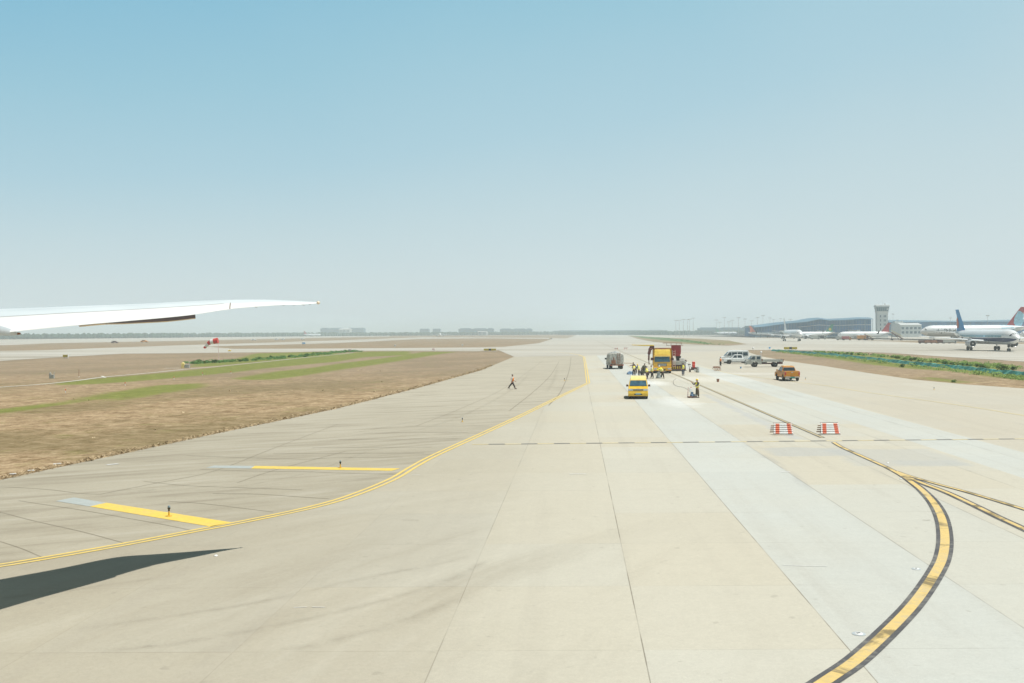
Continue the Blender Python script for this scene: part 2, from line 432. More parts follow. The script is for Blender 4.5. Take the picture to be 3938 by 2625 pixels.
    b.bump(fine, .12, .01)
    return b.fin(base, .9, spec=.2)
def shoulder_mat():
    b = NB('weathered_asphalt'); p, X, Y, Z = b.pos()
    st = b.noise(b.mapv(p, (.16, 1.0, 1), -.5), .8, 5.0, .62, .4); big = b.noise(p, .09, 4.0, .6); fine = b.noise(p, 8.0, 6.0, .75); grit = b.noise(p, 50.0, 3.0, .8)
    c = b.mix(b.rng(big, .35, .65), (.325, .292, .222), (.395, .362, .285))
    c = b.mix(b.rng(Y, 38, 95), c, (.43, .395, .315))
    c = b.mix(b.math('MULTIPLY', b.rng(st, .50, .66), .55), c, (.235, .205, .155))
    c = b.mix(b.math('MULTIPLY', b.rng(st, .45, .33), .45), c, (.46, .43, .36))
    c = b.scale(c, b.math('ADD', .58, b.math('ADD', b.math('MULTIPLY', fine, .30), b.math('ADD', b.math('MULTIPLY', grit, .26), b.math('MULTIPLY', b.noise(p, 22.0, 4.0, .8), .28)))))
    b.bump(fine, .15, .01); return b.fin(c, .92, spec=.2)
def far_pave_mat():
    b = NB('far_concrete'); p, X, Y, Z = b.pos()
    st = b.noise(b.mapv(p, (.02, .25, 1), .02), .5, 5.0, .6); big = b.noise(b.mapv(p, (.3, 1, 1)), .012, 4.0, .6)
    c = b.mix(b.rng(st, .40, .62), (.33, .30, .245), (.50, .475, .41)); c = b.mix(b.rng(big, .4, .65, 0, .5), c, (.56, .55, .51))
    return b.fin(c, .9, spec=.2)
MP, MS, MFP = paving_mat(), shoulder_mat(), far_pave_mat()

left_edge = [(-900, 2052), (-300, 1915), (0, 1848), (276, 1788), (553, 1729), (830, 1669), (1106, 1612), (1300, 1571), (1600, 1494), (1850, 1424), (1977, 1371.6)]
main = px(left_edge)+px([(2217, 1368), (2500, 1362), (2850, 1345), (2927, 1370), (3013, 1386), (3091, 1397), (3160, 1406), (3330, 1433), (3516, 1460), (3720, 1479), (3938, 1494), (4400, 1526)])+[Vector((90, 2, 0)), Vector((-45, 2, 0)), Vector((-48, 22, 0))]
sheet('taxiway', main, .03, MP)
far_l = [(-400, 1415), (0, 1388), (89, 1382), (268, 1371), (476, 1359.5), (699, 1358), (897, 1355.5), (1135, 1353.5), (1299, 1349), (1837, 1350), (1917, 1346), (1977, 1371.6)]
cross = px(far_l+[(2217, 1368), (2500, 1362), (2850, 1345), (3083, 1347), (3244, 1351), (3440, 1358), (3629, 1371), (3857, 1385), (3938, 1391), (4300, 1412),
               (4300, 1328), (3938, 1322), (3697, 1320.5), (3537, 1318), (3440, 1313), (3221, 1303), (3107, 1300.5), (2900, 1298), (2700, 1291.5), (2560, 1289), (2400, 1287), (2230, 1284.5), (2180, 1300), (2122, 1303),
               (2073, 1319), (1939, 1333), (1850, 1335), (1200, 1340), (900, 1341), (790, 1332), (808, 1324), (699, 1327), (357, 1339), (178, 1346), (0, 1349), (-400, 1372)])
sheet('cross_taxiway', cross, .034, MFP)
sheet('far_taxiway', px([(808, 1324), (790, 1332), (1299, 1319), (1625, 1302.5), (1850, 1300.5), (2122, 1302.5), (2180, 1299), (1850, 1297), (1625, 1296), (1299, 1308)]), .038, MFP)
sheet('far_apron', px([(-400, 1340), (0, 1328), (208, 1319), (699, 1310), (1299, 1297), (1500, 1292.5), (1500, 1289.5), (1299, 1291), (699, 1297.5), (0, 1306), (-400, 1316)]), .042, MFP)
sheet('terminal_apron', px([(2700, 1285), (2900, 1293.5), (3107, 1296), (3300, 1304), (3400, 1309), (3537, 1309), (3697, 1313), (4400, 1322)])+[Vector((900, 1300, 0)), Vector((150, 1500, 0))], .046, MFP)
tag(sheet('far_grass', px([(2410, 1289), (2490, 1294), (2560, 1298), (2691, 1302), (2803, 1309), (2872, 1323), (2803, 1328.6), (2691, 1325.5), (2560, 1318), (2511, 1314), (2450, 1302)]), .06, MGF), kind='structure')
tag(sheet('far_green_verge', px([(2420, 1290), (2560, 1299), (2640, 1306), (2700, 1314), (2752, 1324), (2700, 1321), (2620, 1314.5), (2540, 1307), (2470, 1299)]), .075,
    (lambda b: b.fin(b.ramp(b.noise(b.mapv(b.pos()[0], (1, .4, 1)), .35, 5.0, .7), [(.35, (.03, .075, .015)), (.5, (.09, .15, .03)), (.65, (.22, .24, .10))]), .95))(NB('verge_green'))), kind='structure')

# shoulder: everything left of the double edge line
c2 = lambda x, y: (x/1.961, 1850+y/1.961)
edge_px = [(-700, 2275), (-350, 2228), c2(0, 645), c2(500, 562), c2(1000, 473), c2(1430, 390), c2(1900, 300), (1202, 1953), (1355, 1908), (1507, 1846), (1590, 1797), (1674, 1752), (1842, 1675), (2009, 1597), (2100, 1552), (2177, 1514), (2262, 1473)]
edge_world = catmull(px(edge_px), 10)
up_world = px([(2262, 1473), (2254, 1420), (2246, 1372)])+px([(2225, 1364), (2190, 1358), (2120, 1353), (2000, 1349)])
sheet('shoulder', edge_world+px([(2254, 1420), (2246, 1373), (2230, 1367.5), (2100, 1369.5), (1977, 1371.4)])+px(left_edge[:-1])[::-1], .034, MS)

def paint(name, col, wear=.35, worn=(.45, .42, .34), dark=None):
    b = NB(name); p = b.pos()[0]; fine = b.noise(p, 6.0, 6.0, .75); mid = b.noise(p, .8, 5.0, .7)
    c = b.mix(b.rng(fine, .35, .7), col, tuple(x*.82 for x in col))
    c = b.mix(b.math('MULTIPLY', b.rng(b.math('ADD', b.math('MULTIPLY', fine, .5), b.math('MULTIPLY', mid, .5)), .48, .62), wear), c, worn)
    if dark: c = b.mix(b.math('MULTIPLY', b.rng(b.noise(b.mapv(p, (1, 1, 1)), .45, 5.0, .7, .8), .52, .60), dark), c, (.13, .11, .07))
    return b.fin(c, .8, spec=.2)
MY, MYB, MYC, MK, MGP = paint('line_yellow', (.76, .57, .17), .4), paint('bar_yellow', (.80, .58, .12), .25), paint('worn_yellow', (.70, .52, .21), .65, (.52, .45, .31), .75), paint('line_black', (.10, .10, .105), .5, (.36, .35, .31)), paint('faded_grey', (.42, .46, .45), .3)
Z1, Z2 = .042, .047
strips('edge_line', [(edge_world, .15, .15, Z1), (edge_world, .15, -.15, Z1), (up_world, .15, .16, Z1), (up_world, .15, -.16, Z1)], MY)
# wide bars on the shoulder, grey at the far end
bar1 = px([(345.7, 1951), (409, 1936.5), (890, 2012.5), (812, 2029.5)])
bar2 = px([(966, 1804), (980, 1794.2), (1540, 1804), (1505, 1813)])
sheet('shoulder_bar', bar1, Z1, MYB); sheet('shoulder_bar', bar2, Z1, MYB)
sheet('faded_bar', px([(214, 1930), (284, 1916), (409, 1936.5), (345.7, 1951)]), Z1-.001, MGP)
sheet('faded_bar', px([(792, 1801), (824, 1792.5), (980, 1794.2), (966, 1804)]), Z1-.001, MGP)
# right-hand edge line of the taxiway, fainter
MYF = paint('faint_yellow', (.70, .60, .34), .5)
strips('far_edge_line', [(catmull(px([(2676, 1405), (2740, 1420), (2809, 1437), (2900, 1450), (2974, 1458), (3090, 1473), (3187, 1485), (3312, 1506), (3510, 1534), (3716, 1563), (3938, 1599), (4300, 1660)]), 5), .22, 0, Z1)], MYF)
# dashed black and yellow line across the taxiway
items_y, items_k = [], []
a, b_ = G(1816, 1711), G(3181, 1697); d = (b_-a).normalized(); s = 0.0
L = 40.0
while s < L:
    q0, q1 = a+d*s, a+d*(s+.9); q2 = a+d*(s+1.8)
    items_y.append(([q0, q1], .26, 0, Z1)); items_k.append(([q1, q2], .30, .02, Z1)); s += 1.8
strips('holding_dashes', items_k, paint('faded_black', (.19, .185, .17), .5, (.38, .36, .31))); strips('holding_line', items_y, MYF)
# centre line and the curve that leaves it
cl = px([(2300, 1296), (2350, 1326)])
xc = 14.2
cen = [Vector((xc, y, 0)) for y in (900, 500, 300, 200, 150, 120, 100, 80, 57.6)]
cen2 = catmull([Vector((xc, 55.1, 0))]+px([(3240, 1723), (3320, 1759)])+px([(3405, 1797)]), 6)
curve_px = [(3405, 1797), (3465, 1829), (3510, 1860), (3548, 1890), (3592, 1939), (3622, 1998), (3634, 2072), (3625, 2147), (3592, 2216), (3528, 2310), (3449, 2399), (3305, 2535), (3182, 2622), (3040, 2715)]
curve = catmull(px(curve_px), 12)
gw = lambda t: .17+.085*min(1, t*2.6)
strips('centre_line_border', [(cen, .32, 0, Z1), (cen2, .30, 0, Z1), (curve, lambda t: gw(t)+.10+.125*min(1, t*3), 0, Z1+.002)], MK)
strips('centre_line_far', [(cen, .16, 0, Z2+.001)], paint('old_yellow', (.52, .43, .25), .5))
strips('centre_line', [ (cen2, .17, 0, Z2+.001), (curve, gw, 0, Z2)], MYC)
br1 = catmull(px([(3445, 1815), (3497, 1833), (3610, 1866), (3728, 1898), (3938, 1962), (4300, 2075)]), 6)
br2 = catmull(px([(3455, 1821), (3510, 1846), (3560, 1866), (3641, 1897), (3740, 1943), (3839, 1992), (3938, 2038), (4300, 2210)]), 6)
strips('branch_line_border', [(br1, .28, 0, Z1+.0035), (br2, .38, 0, Z1+.0005)], MK)
strips('branch_line', [(br1, .15, 0, Z2+.0025), (br2, .17, 0, Z2+.0035)], MYC)
# cracks and saw cuts of the shoulder and a few in the slabs
cr = []
def crack(pts, w=.03): cr.append((catmull(px(pts), 4), w, 0, Z1-.002))
k = lambda *L: [(x/1.808, 1400+y/1.808) for x, y in L]
crack(k((130,955),(290,980),(560,1020),(900,1080),(1150,1125),(1340,1165)), .035); crack(k((0,1035),(250,1100),(560,1170),(860,1250)), .03)
crack(k((0,1240),(150,1290),(290,1350)), .03); crack(k((-40,860),(100,862),(360,880),(560,905),(700,910)), .035); crack(k((1170,960),(1400,975),(1700,1010),(1900,1035)), .035)
crack(k((1390,735),(1700,748),(2100,752),(2350,762),(2750,770)), .06); crack(k((1480,905),(1800,910),(2100,930),(2290,942)), .05); crack(k((1300,640),(1700,655),(2100,665),(2350,655),(2800,650)), .05)
crack(k((1000,820),(1300,850),(1700,865),(2100,880)), .04); crack(k((700,910),(1100,830),(1500,745),(1900,590),(2350,420)), .05); crack(k((1650,830),(1850,760),(2100,690),(2400,610)), .05)
for i, (yy, x0, x1) in enumerate(((1500, 1980, 2170), (1462, 2090, 2200), (1425, 2100, 2210), (1403, 2120, 2210), (1545, 1900, 2090), (1600, 1700, 1960), (1640, 1560, 1880), (1690, 1300, 1760), (1722, 1200, 1660), (1745, 1050, 1630), (1665, 1400, 1800), (1580, 1800, 2000))):
    crack([(x0, yy+2), ((x0+x1)/2, yy), (x1, yy-1)], .07)
crack([(2196, 1372), (2190, 1420), (2160, 1500), (2110, 1560)], .10); crack([(2150, 1390), (2120, 1440), (2060, 1500), (1960, 1580)], .08); crack([(2090, 1385), (1960, 1480), (1800, 1560), (1600, 1640)], .05)
crack([(1548, 1003+1000), (1590, 2003), (1610, 2004)], .02)
crack([(2350, 1463), (2300, 1464.5), (2262, 1466)], .10)
crack([(3548, 2003), (3562, 2004.5), (3577, 2003.5)], .03)
strips('pavement_cracks', cr, paint('crack_dark', (.265, .232, .175), .6, (.35, .315, .245)))
def tyre_marks():
    b = NB('tyre_film'); p = b.pos()[0]; _, a = b.attr('edge')
    tr = b.n('ShaderNodeBsdfTransparent'); mx = b.n('ShaderNodeMixShader'); b.fin((.20, .17, .125), .9)
    f = b.math('MULTIPLY', b.math('MULTIPLY', b.math('POWER', a, 1.6), b.rng(b.noise(b.mapv(p, (1, 1, 1)), 1.3, 6.0, .7), .35, .68)), .17)
    b.nt.links.new(f, mx.inputs[0]); b.nt.links.new(tr.outputs[0], mx.inputs[1]); b.nt.links.new(b.p.outputs[0], mx.inputs[2]); b.nt.links.new(mx.outputs[0], b.out.inputs[0])
    vs, fs, at = [], [], []
    for j, (pts, w) in enumerate((([(300, 2520), (700, 2478), (1100, 2404), (1450, 2320), (1660, 2258), (1800, 2200), (1900, 2140)], .55), ([(200, 2440), (620, 2380), (1000, 2320), (1400, 2228), (1700, 2170), (1850, 2128)], .50), ([(900, 2540), (1300, 2465), (1640, 2360), (1840, 2270)], .7),
                    ([(-200, 2330), (300, 2270), (800, 2200)], .45), ([(1180, 1700), (1500, 1640), (1900, 1560)], .5), ([(700, 1900), (1000, 1860), (1250, 1800), (1500, 1700)], .5), ([(60, 1960), (500, 1900), (900, 1840)], .6), ([(2050, 1420), (1980, 1490), (1800, 1590), (1500, 1690)], .7), ([(2150, 1390), (2130, 1460), (2080, 1540)], .9))):
        P = catmull(px(pts), 10); L, Rr = strip_verts(P, w, 0, Z1-.003+j*.0002); k = len(vs); n = len(L)
        for i in range(n):
            e = min(1, i/6, (n-1-i)/6); vs += [L[i], (L[i]+Rr[i])/2, Rr[i]]; at += [0, e, 0]
        for i in range(n-1):
            for q in (0, 1): fs.append((k+i*3+q, k+i*3+q+1, k+i*3+q+4, k+i*3+q+3))
    me = bpy.data.meshes.new('tyre_marks'); me.from_pydata([tuple(v) for v in vs], [], fs); me.update(); me.attributes.new('edge', 'FLOAT', 'POINT').data.foreach_set('value', at)
    me.materials.append(b.m); o = bpy.data.objects.new('tyre_marks', me); C.objects.link(o); tag(o, kind='structure')
tyre_marks()
sc = []
for pts, w in (([(2190, 1826), (2215, 1824.5), (2252, 1825)], .10), ([(1585, 1829), (1600, 1828.5), (1615, 1829)], .05), ([(1130, 2342), (1180, 2340)], .03), ([(3010, 2178), (3100, 2181), (3180, 2182)], .03), ([(1200, 2340), (1250, 2341)], .03), ([(3000, 1817), (3040, 1816)], .12)): sc.append((px(pts), w, 0, Z1-.001))
strips('pale_scuffs', sc, paint('pale_paint', (.74, .74, .72), .4, (.55, .53, .48)))
strips('chalk_strip', [(px([(410, 1790.5), (455, 1786)]), .3, 0, .05), (px([(205, 1787), (235, 1785)]), .4, 0, .05), (px([(38, 1826), (62, 1824)]), .35, 0, .05), (px([(105, 1813), (132, 1811)]), .35, 0, .05)], paint('pale_stone', (.62, .62, .60), .3))
# concrete drain edge running through the grass, and small slabs
strips('drain_edge', [(catmull(px([(-300, 1512), (0, 1489), (166, 1477), (300, 1463), (398, 1450), (581, 1433.5), (700, 1421), (838, 1409), (1046, 1388), (1180, 1374), (1300, 1362.5), (1360, 1356)]), 4), .55, 0, .03)], MATS['concrete_pale'])
strips('concrete_path', [(px([(715, 1394), (785, 1391), (845, 1390)]), 1.6, 0, .035), (px([(632, 1416), (690, 1415.5)]), .9, 0, .035), (px([(392, 1446), (404, 1452)]), .4, 0, .035)], MATS['concrete_pale'])

# flush lights in the slabs
def disc_light():
    t = thing('pavement_light', 'round flush steel light near the bottom, left of the curved yellow line', 'pavement light', G(3303, 2443)+Vector((0, 0, .034)), .3, 'flush lights set in the slabs')
    MB().lathe((0, 0, 0), [(.14, 0), (.14, .004), (.115, .008), (.0, .008)], n=20).build('rim', 'silver', t, True)
    MB().lathe((0, 0, .006), [(.09, 0), (.075, .012), (.0, .014)], n=16).build('lens', 'white_paint', t, True)
    MB().box(-.05, .03, -.02, .02, .018, .022).build('window', 'dark', t)
    return t
t = disc_light()
copy_at(t, G(3524, 2192)+Vector((0, 0, .034)), .8, 'round flush steel light beside the inner side of the sharp bend of the yellow line', sc=.85)
def lump(name, p, r, label, mat='white_paint'):
    bm = bmesh.new(); bmesh.ops.create_icosphere(bm, subdivisions=2, radius=r)
    for v in bm.verts: v.co *= 1+.25*mnoise.noise(v.co*9/r*.12+Vector(p)); v.co.z = max(v.co.z*.6, -.01)
    me = bpy.data.meshes.new(name); bm.to_mesh(me); bm.free(); me.materials.append(MATS[mat])
    o = bpy.data.objects.new(name, me); C.objects.link(o); o.location = p; return tag(o, label, 'stone')
lump('pale_stone', G(830, 2142)+Vector((0, 0, .04)), .055, 'small white lump lying on the concrete near the tip of the wing shadow')
lump('pale_stone', G(3414, 1783)+Vector((0, 0, .04)), .06, 'tiny white lump just above the yellow line before the lines fork')
lump('pale_stone', G(3464, 1845)+Vector((0, 0, .04)), .06, 'tiny white lump just below the fork of the yellow lines')

# ------------------------------------------------------------ the wing of the own aircraft
def wing():
    t = thing('aircraft_wing', 'long white aircraft wing with pointed tip reaching in from the left edge', 'aircraft wing', (0, 0, 0))
    LE = [(-22.5, 11.6, 5.95), (-17.2, 18.4, 6.42), (-13.6, 22.95, 6.76), (-12.25, 24.66, 6.88), (-11.32, 25.79, 6.96), (-10.41, 27.05, 7.07), (-9.5, 27.42, 7.13), (-8.76, 27.67, 7.15), (-8.0, 27.98, 7.13), (-7.34, 28.22, 7.09)]
    TE = [(-20.0, 1.5, 4.2), (-14.9, 13.0, 5.50), (-11.5, 20.4, 6.27), (-10.84, 21.99, 6.42), (-10.45, 22.96, 6.50), (-9.66, 24.68, 6.66), (-9.05, 26.0, 6.84), (-8.14, 27.15, 6.97), (-7.73, 27.76, 7.0), (-7.30, 28.23, 7.06)]
    LEc, TEc = catmull(LE, 6), catmull(TE, 6); n = len(LEc)
    def P(i, u, side):   # u from the leading edge (0) to the trailing edge (1)
        a, b = LEc[i], TEc[i]; c = (b-a).length; q = a.lerp(b, u)
        camber = .028*c*math.sin(PI*u)**.8*(1-.35*u); th = .05*c*(math.sqrt(max(0, u))*.9*(1-u)*1.9)
        return q+Vector((0, 0, camber+th*.55 if side > 0 else camber*.3-th*.55))
    # main surface up to the seam, then the rear panel
    sm = lambda i: .60 if i < n-14 else .60
    US = [0, .03, .08, .18, .32, .46, .60]
    def patch(us, i0, i1, name, mat, lift=0.0, dz=0.0):
        mb = MB(); rs = []
        for i in range(i0, i1):
            rs.append([P(i, u, 1)+Vector((0, 0, lift)) for u in us]+[P(i, u, -1)+Vector((0, 0, dz)) for u in reversed(us[1:] if us[0] == 0 else us)])
        mb.rings(rs); return mb.build(name, mat, t, True)
    iend = 36                # flap ends where the notch is seen
    patch(US, 0, n, 'wing_box', 'wing_pale')
    patch([.604, .74, .88, 1.0], 0, iend+1, 'flap', 'wing_white', .012, 0)
    patch([.604, .74, .88, .97], iend, n, 'aileron', 'wing_white', .004, 0)
    # dark gap and lower flap element under the trailing edge
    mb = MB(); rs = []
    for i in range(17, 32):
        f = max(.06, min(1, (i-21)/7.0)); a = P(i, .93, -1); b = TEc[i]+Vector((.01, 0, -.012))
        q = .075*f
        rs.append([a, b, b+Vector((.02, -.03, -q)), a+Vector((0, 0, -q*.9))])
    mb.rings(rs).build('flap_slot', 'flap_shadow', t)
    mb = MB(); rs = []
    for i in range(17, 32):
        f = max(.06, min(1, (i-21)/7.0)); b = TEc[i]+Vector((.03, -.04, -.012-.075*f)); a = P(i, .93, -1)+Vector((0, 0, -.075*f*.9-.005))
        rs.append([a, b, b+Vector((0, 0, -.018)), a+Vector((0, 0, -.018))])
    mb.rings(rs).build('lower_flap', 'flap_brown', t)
    # seams
    for u, i0, i1, w in ((.602, 0, iend, .028), (.34, 0, iend, .016), (.12, 0, n-2, .012), (.80, iend, n-4, .010)):
        mb = MB()
        for i in range(i0, i1-1):
            a, b = P(i, u, 1)+Vector((0, 0, .016)), P(i+1, u, 1)+Vector((0, 0, .016)); dd = (TEc[i]-LEc[i]).normalized()*w
            mb.add([a, b, b+dd, a+dd], [(0, 1, 2, 3)])
        mb.build('panel_seam', 'wing_seam' if w > .02 else 'plane_grey', t)
    mb = MB(); pts = [P(iend, u, 1)+Vector((0, 0, .02)) for u in (.6, .72, .86, 1.0)]
    for a, b in zip(pts, pts[1:]): mb.bar(a, b, .022, .010)
    mb.build('flap_gap', 'wing_seam', t)
    # fairing at the flap root and static wicks
    i = 10
    fp = AT(66, 1282, 20.9); fb = AT(-90, 1255, 18.6)
    mb = MB(); rs = []
    for kk in range(9):
        u = kk/8; c = fb.lerp(fp, u); r = .12*(1-u)**.5+.02
        rs.append([c+Vector((r*.6*math.cos(a), 0, r*math.sin(a))) for a in [2*PI*j/10 for j in range(10)]])
    mb.rings(rs).build('flap_track_fairing', 'plane_grey', t, True)
    MB().tube(fp, fp+Vector((.06, .02, -.0)), .028, .02).build('fairing_tip', 'rust', t)
    for j, (i, ln) in enumerate(((21, .28), (24, .22), (39, .2), (43, .2), (46, .2), (49, .2), (51, .18))):
        a = P(min(i, n-1), .99, -1); MB().tube(a, a+Vector((.16, -.12, -.05))*ln*4*.6, .006, .003, 5).build('static_wick', 'wing_seam', t)
    a = LEc[-1].lerp(TEc[-1], .5)
    MB().lathe(a+Vector((.0, 0, 0)), [(.02, -.05), (.045, -.02), (.05, .02), (.03, .06), (.0, .07)], 'y', 10).build('navigation_light', 'lamp_glow', t, True)
wing()

# ================================================================= vehicles (front faces -Y, wheels on z = 0)
def wheel(parent, x, y, r, w, rim='rim', dual=False):
    s = 1 if x > 0 else -1
    t = MB().lathe((x, y, r), [(r*.6, -w/2), (r*.93, -w/2), (r, -w*.32), (r, w*.32), (r*.93, w/2), (r*.6, w/2)], 'x', 20).build('wheel', 'tyre', parent, True)
    MB().lathe((x+s*w*.42, y, r), [(r*.60, -.02*s), (r*.58, .02*s), (r*.40, -.01*s), (r*.18, .01*s), (r*.14, .05*s), (0, .05*s)], 'x', 14).build('rim', rim, t, True)
    return t
def arch(y, r, z):   # points of a wheel arch along the sill, front to back
    return [(y-r*math.cos(a), z+r*math.sin(a)) for a in [PI*k/8 for k in range(9)]]
def mirrors(t, x, y, z, mat='dark', s=1.0):
    for q in (-1, 1):
        MB().box(x*q-.03, x*q+.03, y-.02, y+.02, z, z+.05).frus(q*(x+.10), y, z-.02, z+.17*s, .10*s, .04, .085*s, .035).build('mirror', mat, t, bevel=.01)
def sideglass(t, polys, hw, mat='glass', name='side_window'):
    for q in (-1, 1):
        for poly in polys:
            MB().panel([(q*(hw(z)-.004), y, z) for y, z in poly], .014*q).build(name, mat, t)

def yellow_van():
    t = thing('yellow_van', 'yellow minivan seen head-on with a cream roof, in front of the work crew', 'van', G(2455, 1529), math.radians(-4)); t.scale = (1.06, 1, 1)
    hw = lambda z: .86 if z < 1.0 else .86-.20*((z-1.0)/1.0)**1.3
    prof = [(-2.36, .30), (-2.42, .50), (-2.40, .80), (-2.30, .98), (-1.62, 1.16), (-.92, 1.80), (-.55, 1.93), (.4, 1.99), (2.1, 1.95), (2.36, 1.70), (2.42, .9), (2.38, .32)]+arch(1.65, .38, .30)[::-1]+arch(-1.55, .38, .30)[::-1]
    prof = [(-2.36, .30), (-2.42, .50), (-2.40, .80), (-2.30, .98), (-1.66, 1.20), (-1.08, 1.70), (-.50, 1.90), (.4, 2.02), (2.1, 1.98), (2.36, 1.70), (2.42, .9), (2.38, .32)]+[(y, z) for y, z in reversed(arch(1.65, .38, .30))]+[(y, z) for y, z in reversed(arch(-1.55, .38, .30))]
    MB().prism(prof, hw).build('body', 'yellow_van', t, bevel=.03)
    MB().prism([(-1.02, 1.735), (-.5, 1.925), (.4, 2.045), (2.05, 2.005), (2.05, 1.97), (.4, 2.0), (-.5, 1.88), (-1.0, 1.71)], lambda z: .66).build('roof_panel', 'cream_yellow', t, bevel=.01)
    MB().panel([(-.76, -1.66, 1.21), (.76, -1.66, 1.21), (.68, -1.12, 1.68), (-.68, -1.12, 1.68)], .03, (0, -.7, .6)).build('windscreen', 'glass_blue', t)
    MB().box(-.76, .76, -1.72, -1.66, 1.165, 1.20).build('wiper_cowl', 'dark', t)
    sideglass(t, [[(-1.25, 1.22), (-.2, 1.22), (-.2, 1.78), (-.75, 1.78)], [(-.1, 1.22), (1.0, 1.22), (1.0, 1.78), (-.1, 1.78)], [(1.1, 1.22), (2.1, 1.22), (2.05, 1.78), (1.1, 1.78)]], hw)
    MB().box(-.42, .42, -2.445, -2.38, .84, .95).build('grille', 'dark', t)
    g = MB()
    for i in range(4): g.box(-.40, .40, -2.46, -2.44, .852+i*.025, .862+i*.025)
    g.box(-.84, .84, -2.405, -2.36, .955, .985).build('chrome_trim', 'silver', t)
    for q in (-1, 1):
        MB().frus(q*.64, -2.36, .80, .97, .20, .07, .19, .05).build('headlight', 'silver', t, bevel=.02)
        MB().lathe((q*.66, -2.44, .50), [(.07, 0), (.07, -.02), (.0, -.02)], 'y', 12).build('fog_light', 'dark', t)
    MB().prism([(-2.50, .34), (-2.52, .55), (-2.48, .72), (-2.38, .74), (-2.36, .34)], lambda z: .86).build('front_bumper', 'yellow_van', t, bevel=.025)
    MB().box(-.34, .34, -2.545, -2.50, .42, .52).build('lower_grille', 'dark', t)
    p = MB().box(-.22, .22, -2.56, -2.545, .47, .60).build('number_plate', 'plate', t)
    MB().box(-.84, .84, -2.35, 2.3, .20, .30).build('underbody', 'dark', t)
    mirrors(t, .86, -1.35, 1.16, 'brown_metal')
    for x in (-.74, .74):
        for y in (-1.55, 1.65): wheel(t, x, y, .31, .19)
    return t
yellow_van()

def box_van_tools(): pass
def tanker():
    t = thing('tank_truck', 'dirty grey tank truck seen from behind, parked left of the yellow truck', 'truck', G(2364, 1417), math.radians(184))
    MB().box(-.42, .42, -3.2, 3.0, .62, .86).build('chassis', 'brown_metal', t)
    rs = []
    for y, k in ((-1.35, .90), (-1.25, 1), (3.05, 1), (3.17, .90)):
        rs.append([Vector((1.22*k*math.copysign(abs(math.cos(a))**.55, math.cos(a)), y, 1.78+.98*k*math.copysign(abs(math.sin(a))**.55, math.sin(a)))) for a in [2*PI*j/24 for j in range(24)]])
    MB().rings(rs).build('tank', 'dirty_tank', t, True)
    m = MB()
    for y in (-.6, .6, 1.8): m.rings([[Vector((1.245*math.copysign(abs(math.cos(a))**.55, math.cos(a)), yy, 1.78+1.0*math.copysign(abs(math.sin(a))**.55, math.sin(a)))) for a in [2*PI*j/24 for j in range(24)]] for yy in (y, y+.08)])
    m.build('tank_band', 'grey_paint', t)
    MB().box(-.6, .6, -.8, 2.4, 2.74, 2.80).lathe((0, .8, 2.80), [(.28, 0), (.28, .12), (.0, .14)]).build('manhole_deck', 'silver', t)
    m = MB().bar((-.55, 3.22, 1.0), (-.55, 3.22, 2.75), .05, .05).bar((-.15, 3.22, 1.0), (-.15, 3.22, 2.75), .05, .05)
    for i in range(6): m.bar((-.55, 3.22, 1.1+i*.3), (-.15, 3.22, 1.1+i*.3), .04, .04)
    m.build('ladder', 'rust', t)
    MB().box(.2, .9, 3.17, 3.42, .95, 1.5).tube((.5, 3.3, 1.5), (.5, 3.3, 2.0), .09).build('pump_box', 'rust', t, bevel=.02)
    MB().box(-1.15, 1.15, 3.2, 3.32, .62, .80).build('rear_bumper', 'rust', t, bevel=.015)
    for q in (-1, 1): MB().box(q*1.0-.13, q*1.0+.13, 3.32, 3.35, .66, .76).build('tail_light', 'brake_red', t)
    MB().box(.95, 1.2, -1.0, 2.6, .7, .95).box(-1.2, -.95, -1.0, 2.6, .7, .95).build('side_locker', 'grey_paint', t)
    MB().prism([(-3.35, .55), (-3.42, 1.2), (-3.2, 2.2), (-1.65, 2.3), (-1.6, .55)], lambda z: 1.12 if z < 1.4 else 1.02).build('cab', 'grey_paint', t, bevel=.04)
    sideglass(t, [[(-3.1, 1.4), (-2.2, 1.4), (-2.2, 2.05), (-3.0, 2.05)]], lambda z: 1.03)
    mirrors(t, 1.12, -3.2, 1.5, 'dark', 1.6)
    for x in (-.98, .98): wheel(t, x, -2.45, .46, .26)
    for x in (-1.02, -.74, .74, 1.02): wheel(t, x, 1.9, .46, .23)
    m = MB().tube((-1.3, 2.0, 1.0), (-2.9, 2.2, .95), .035).build('hose_arm', 'rust', t)
tanker()

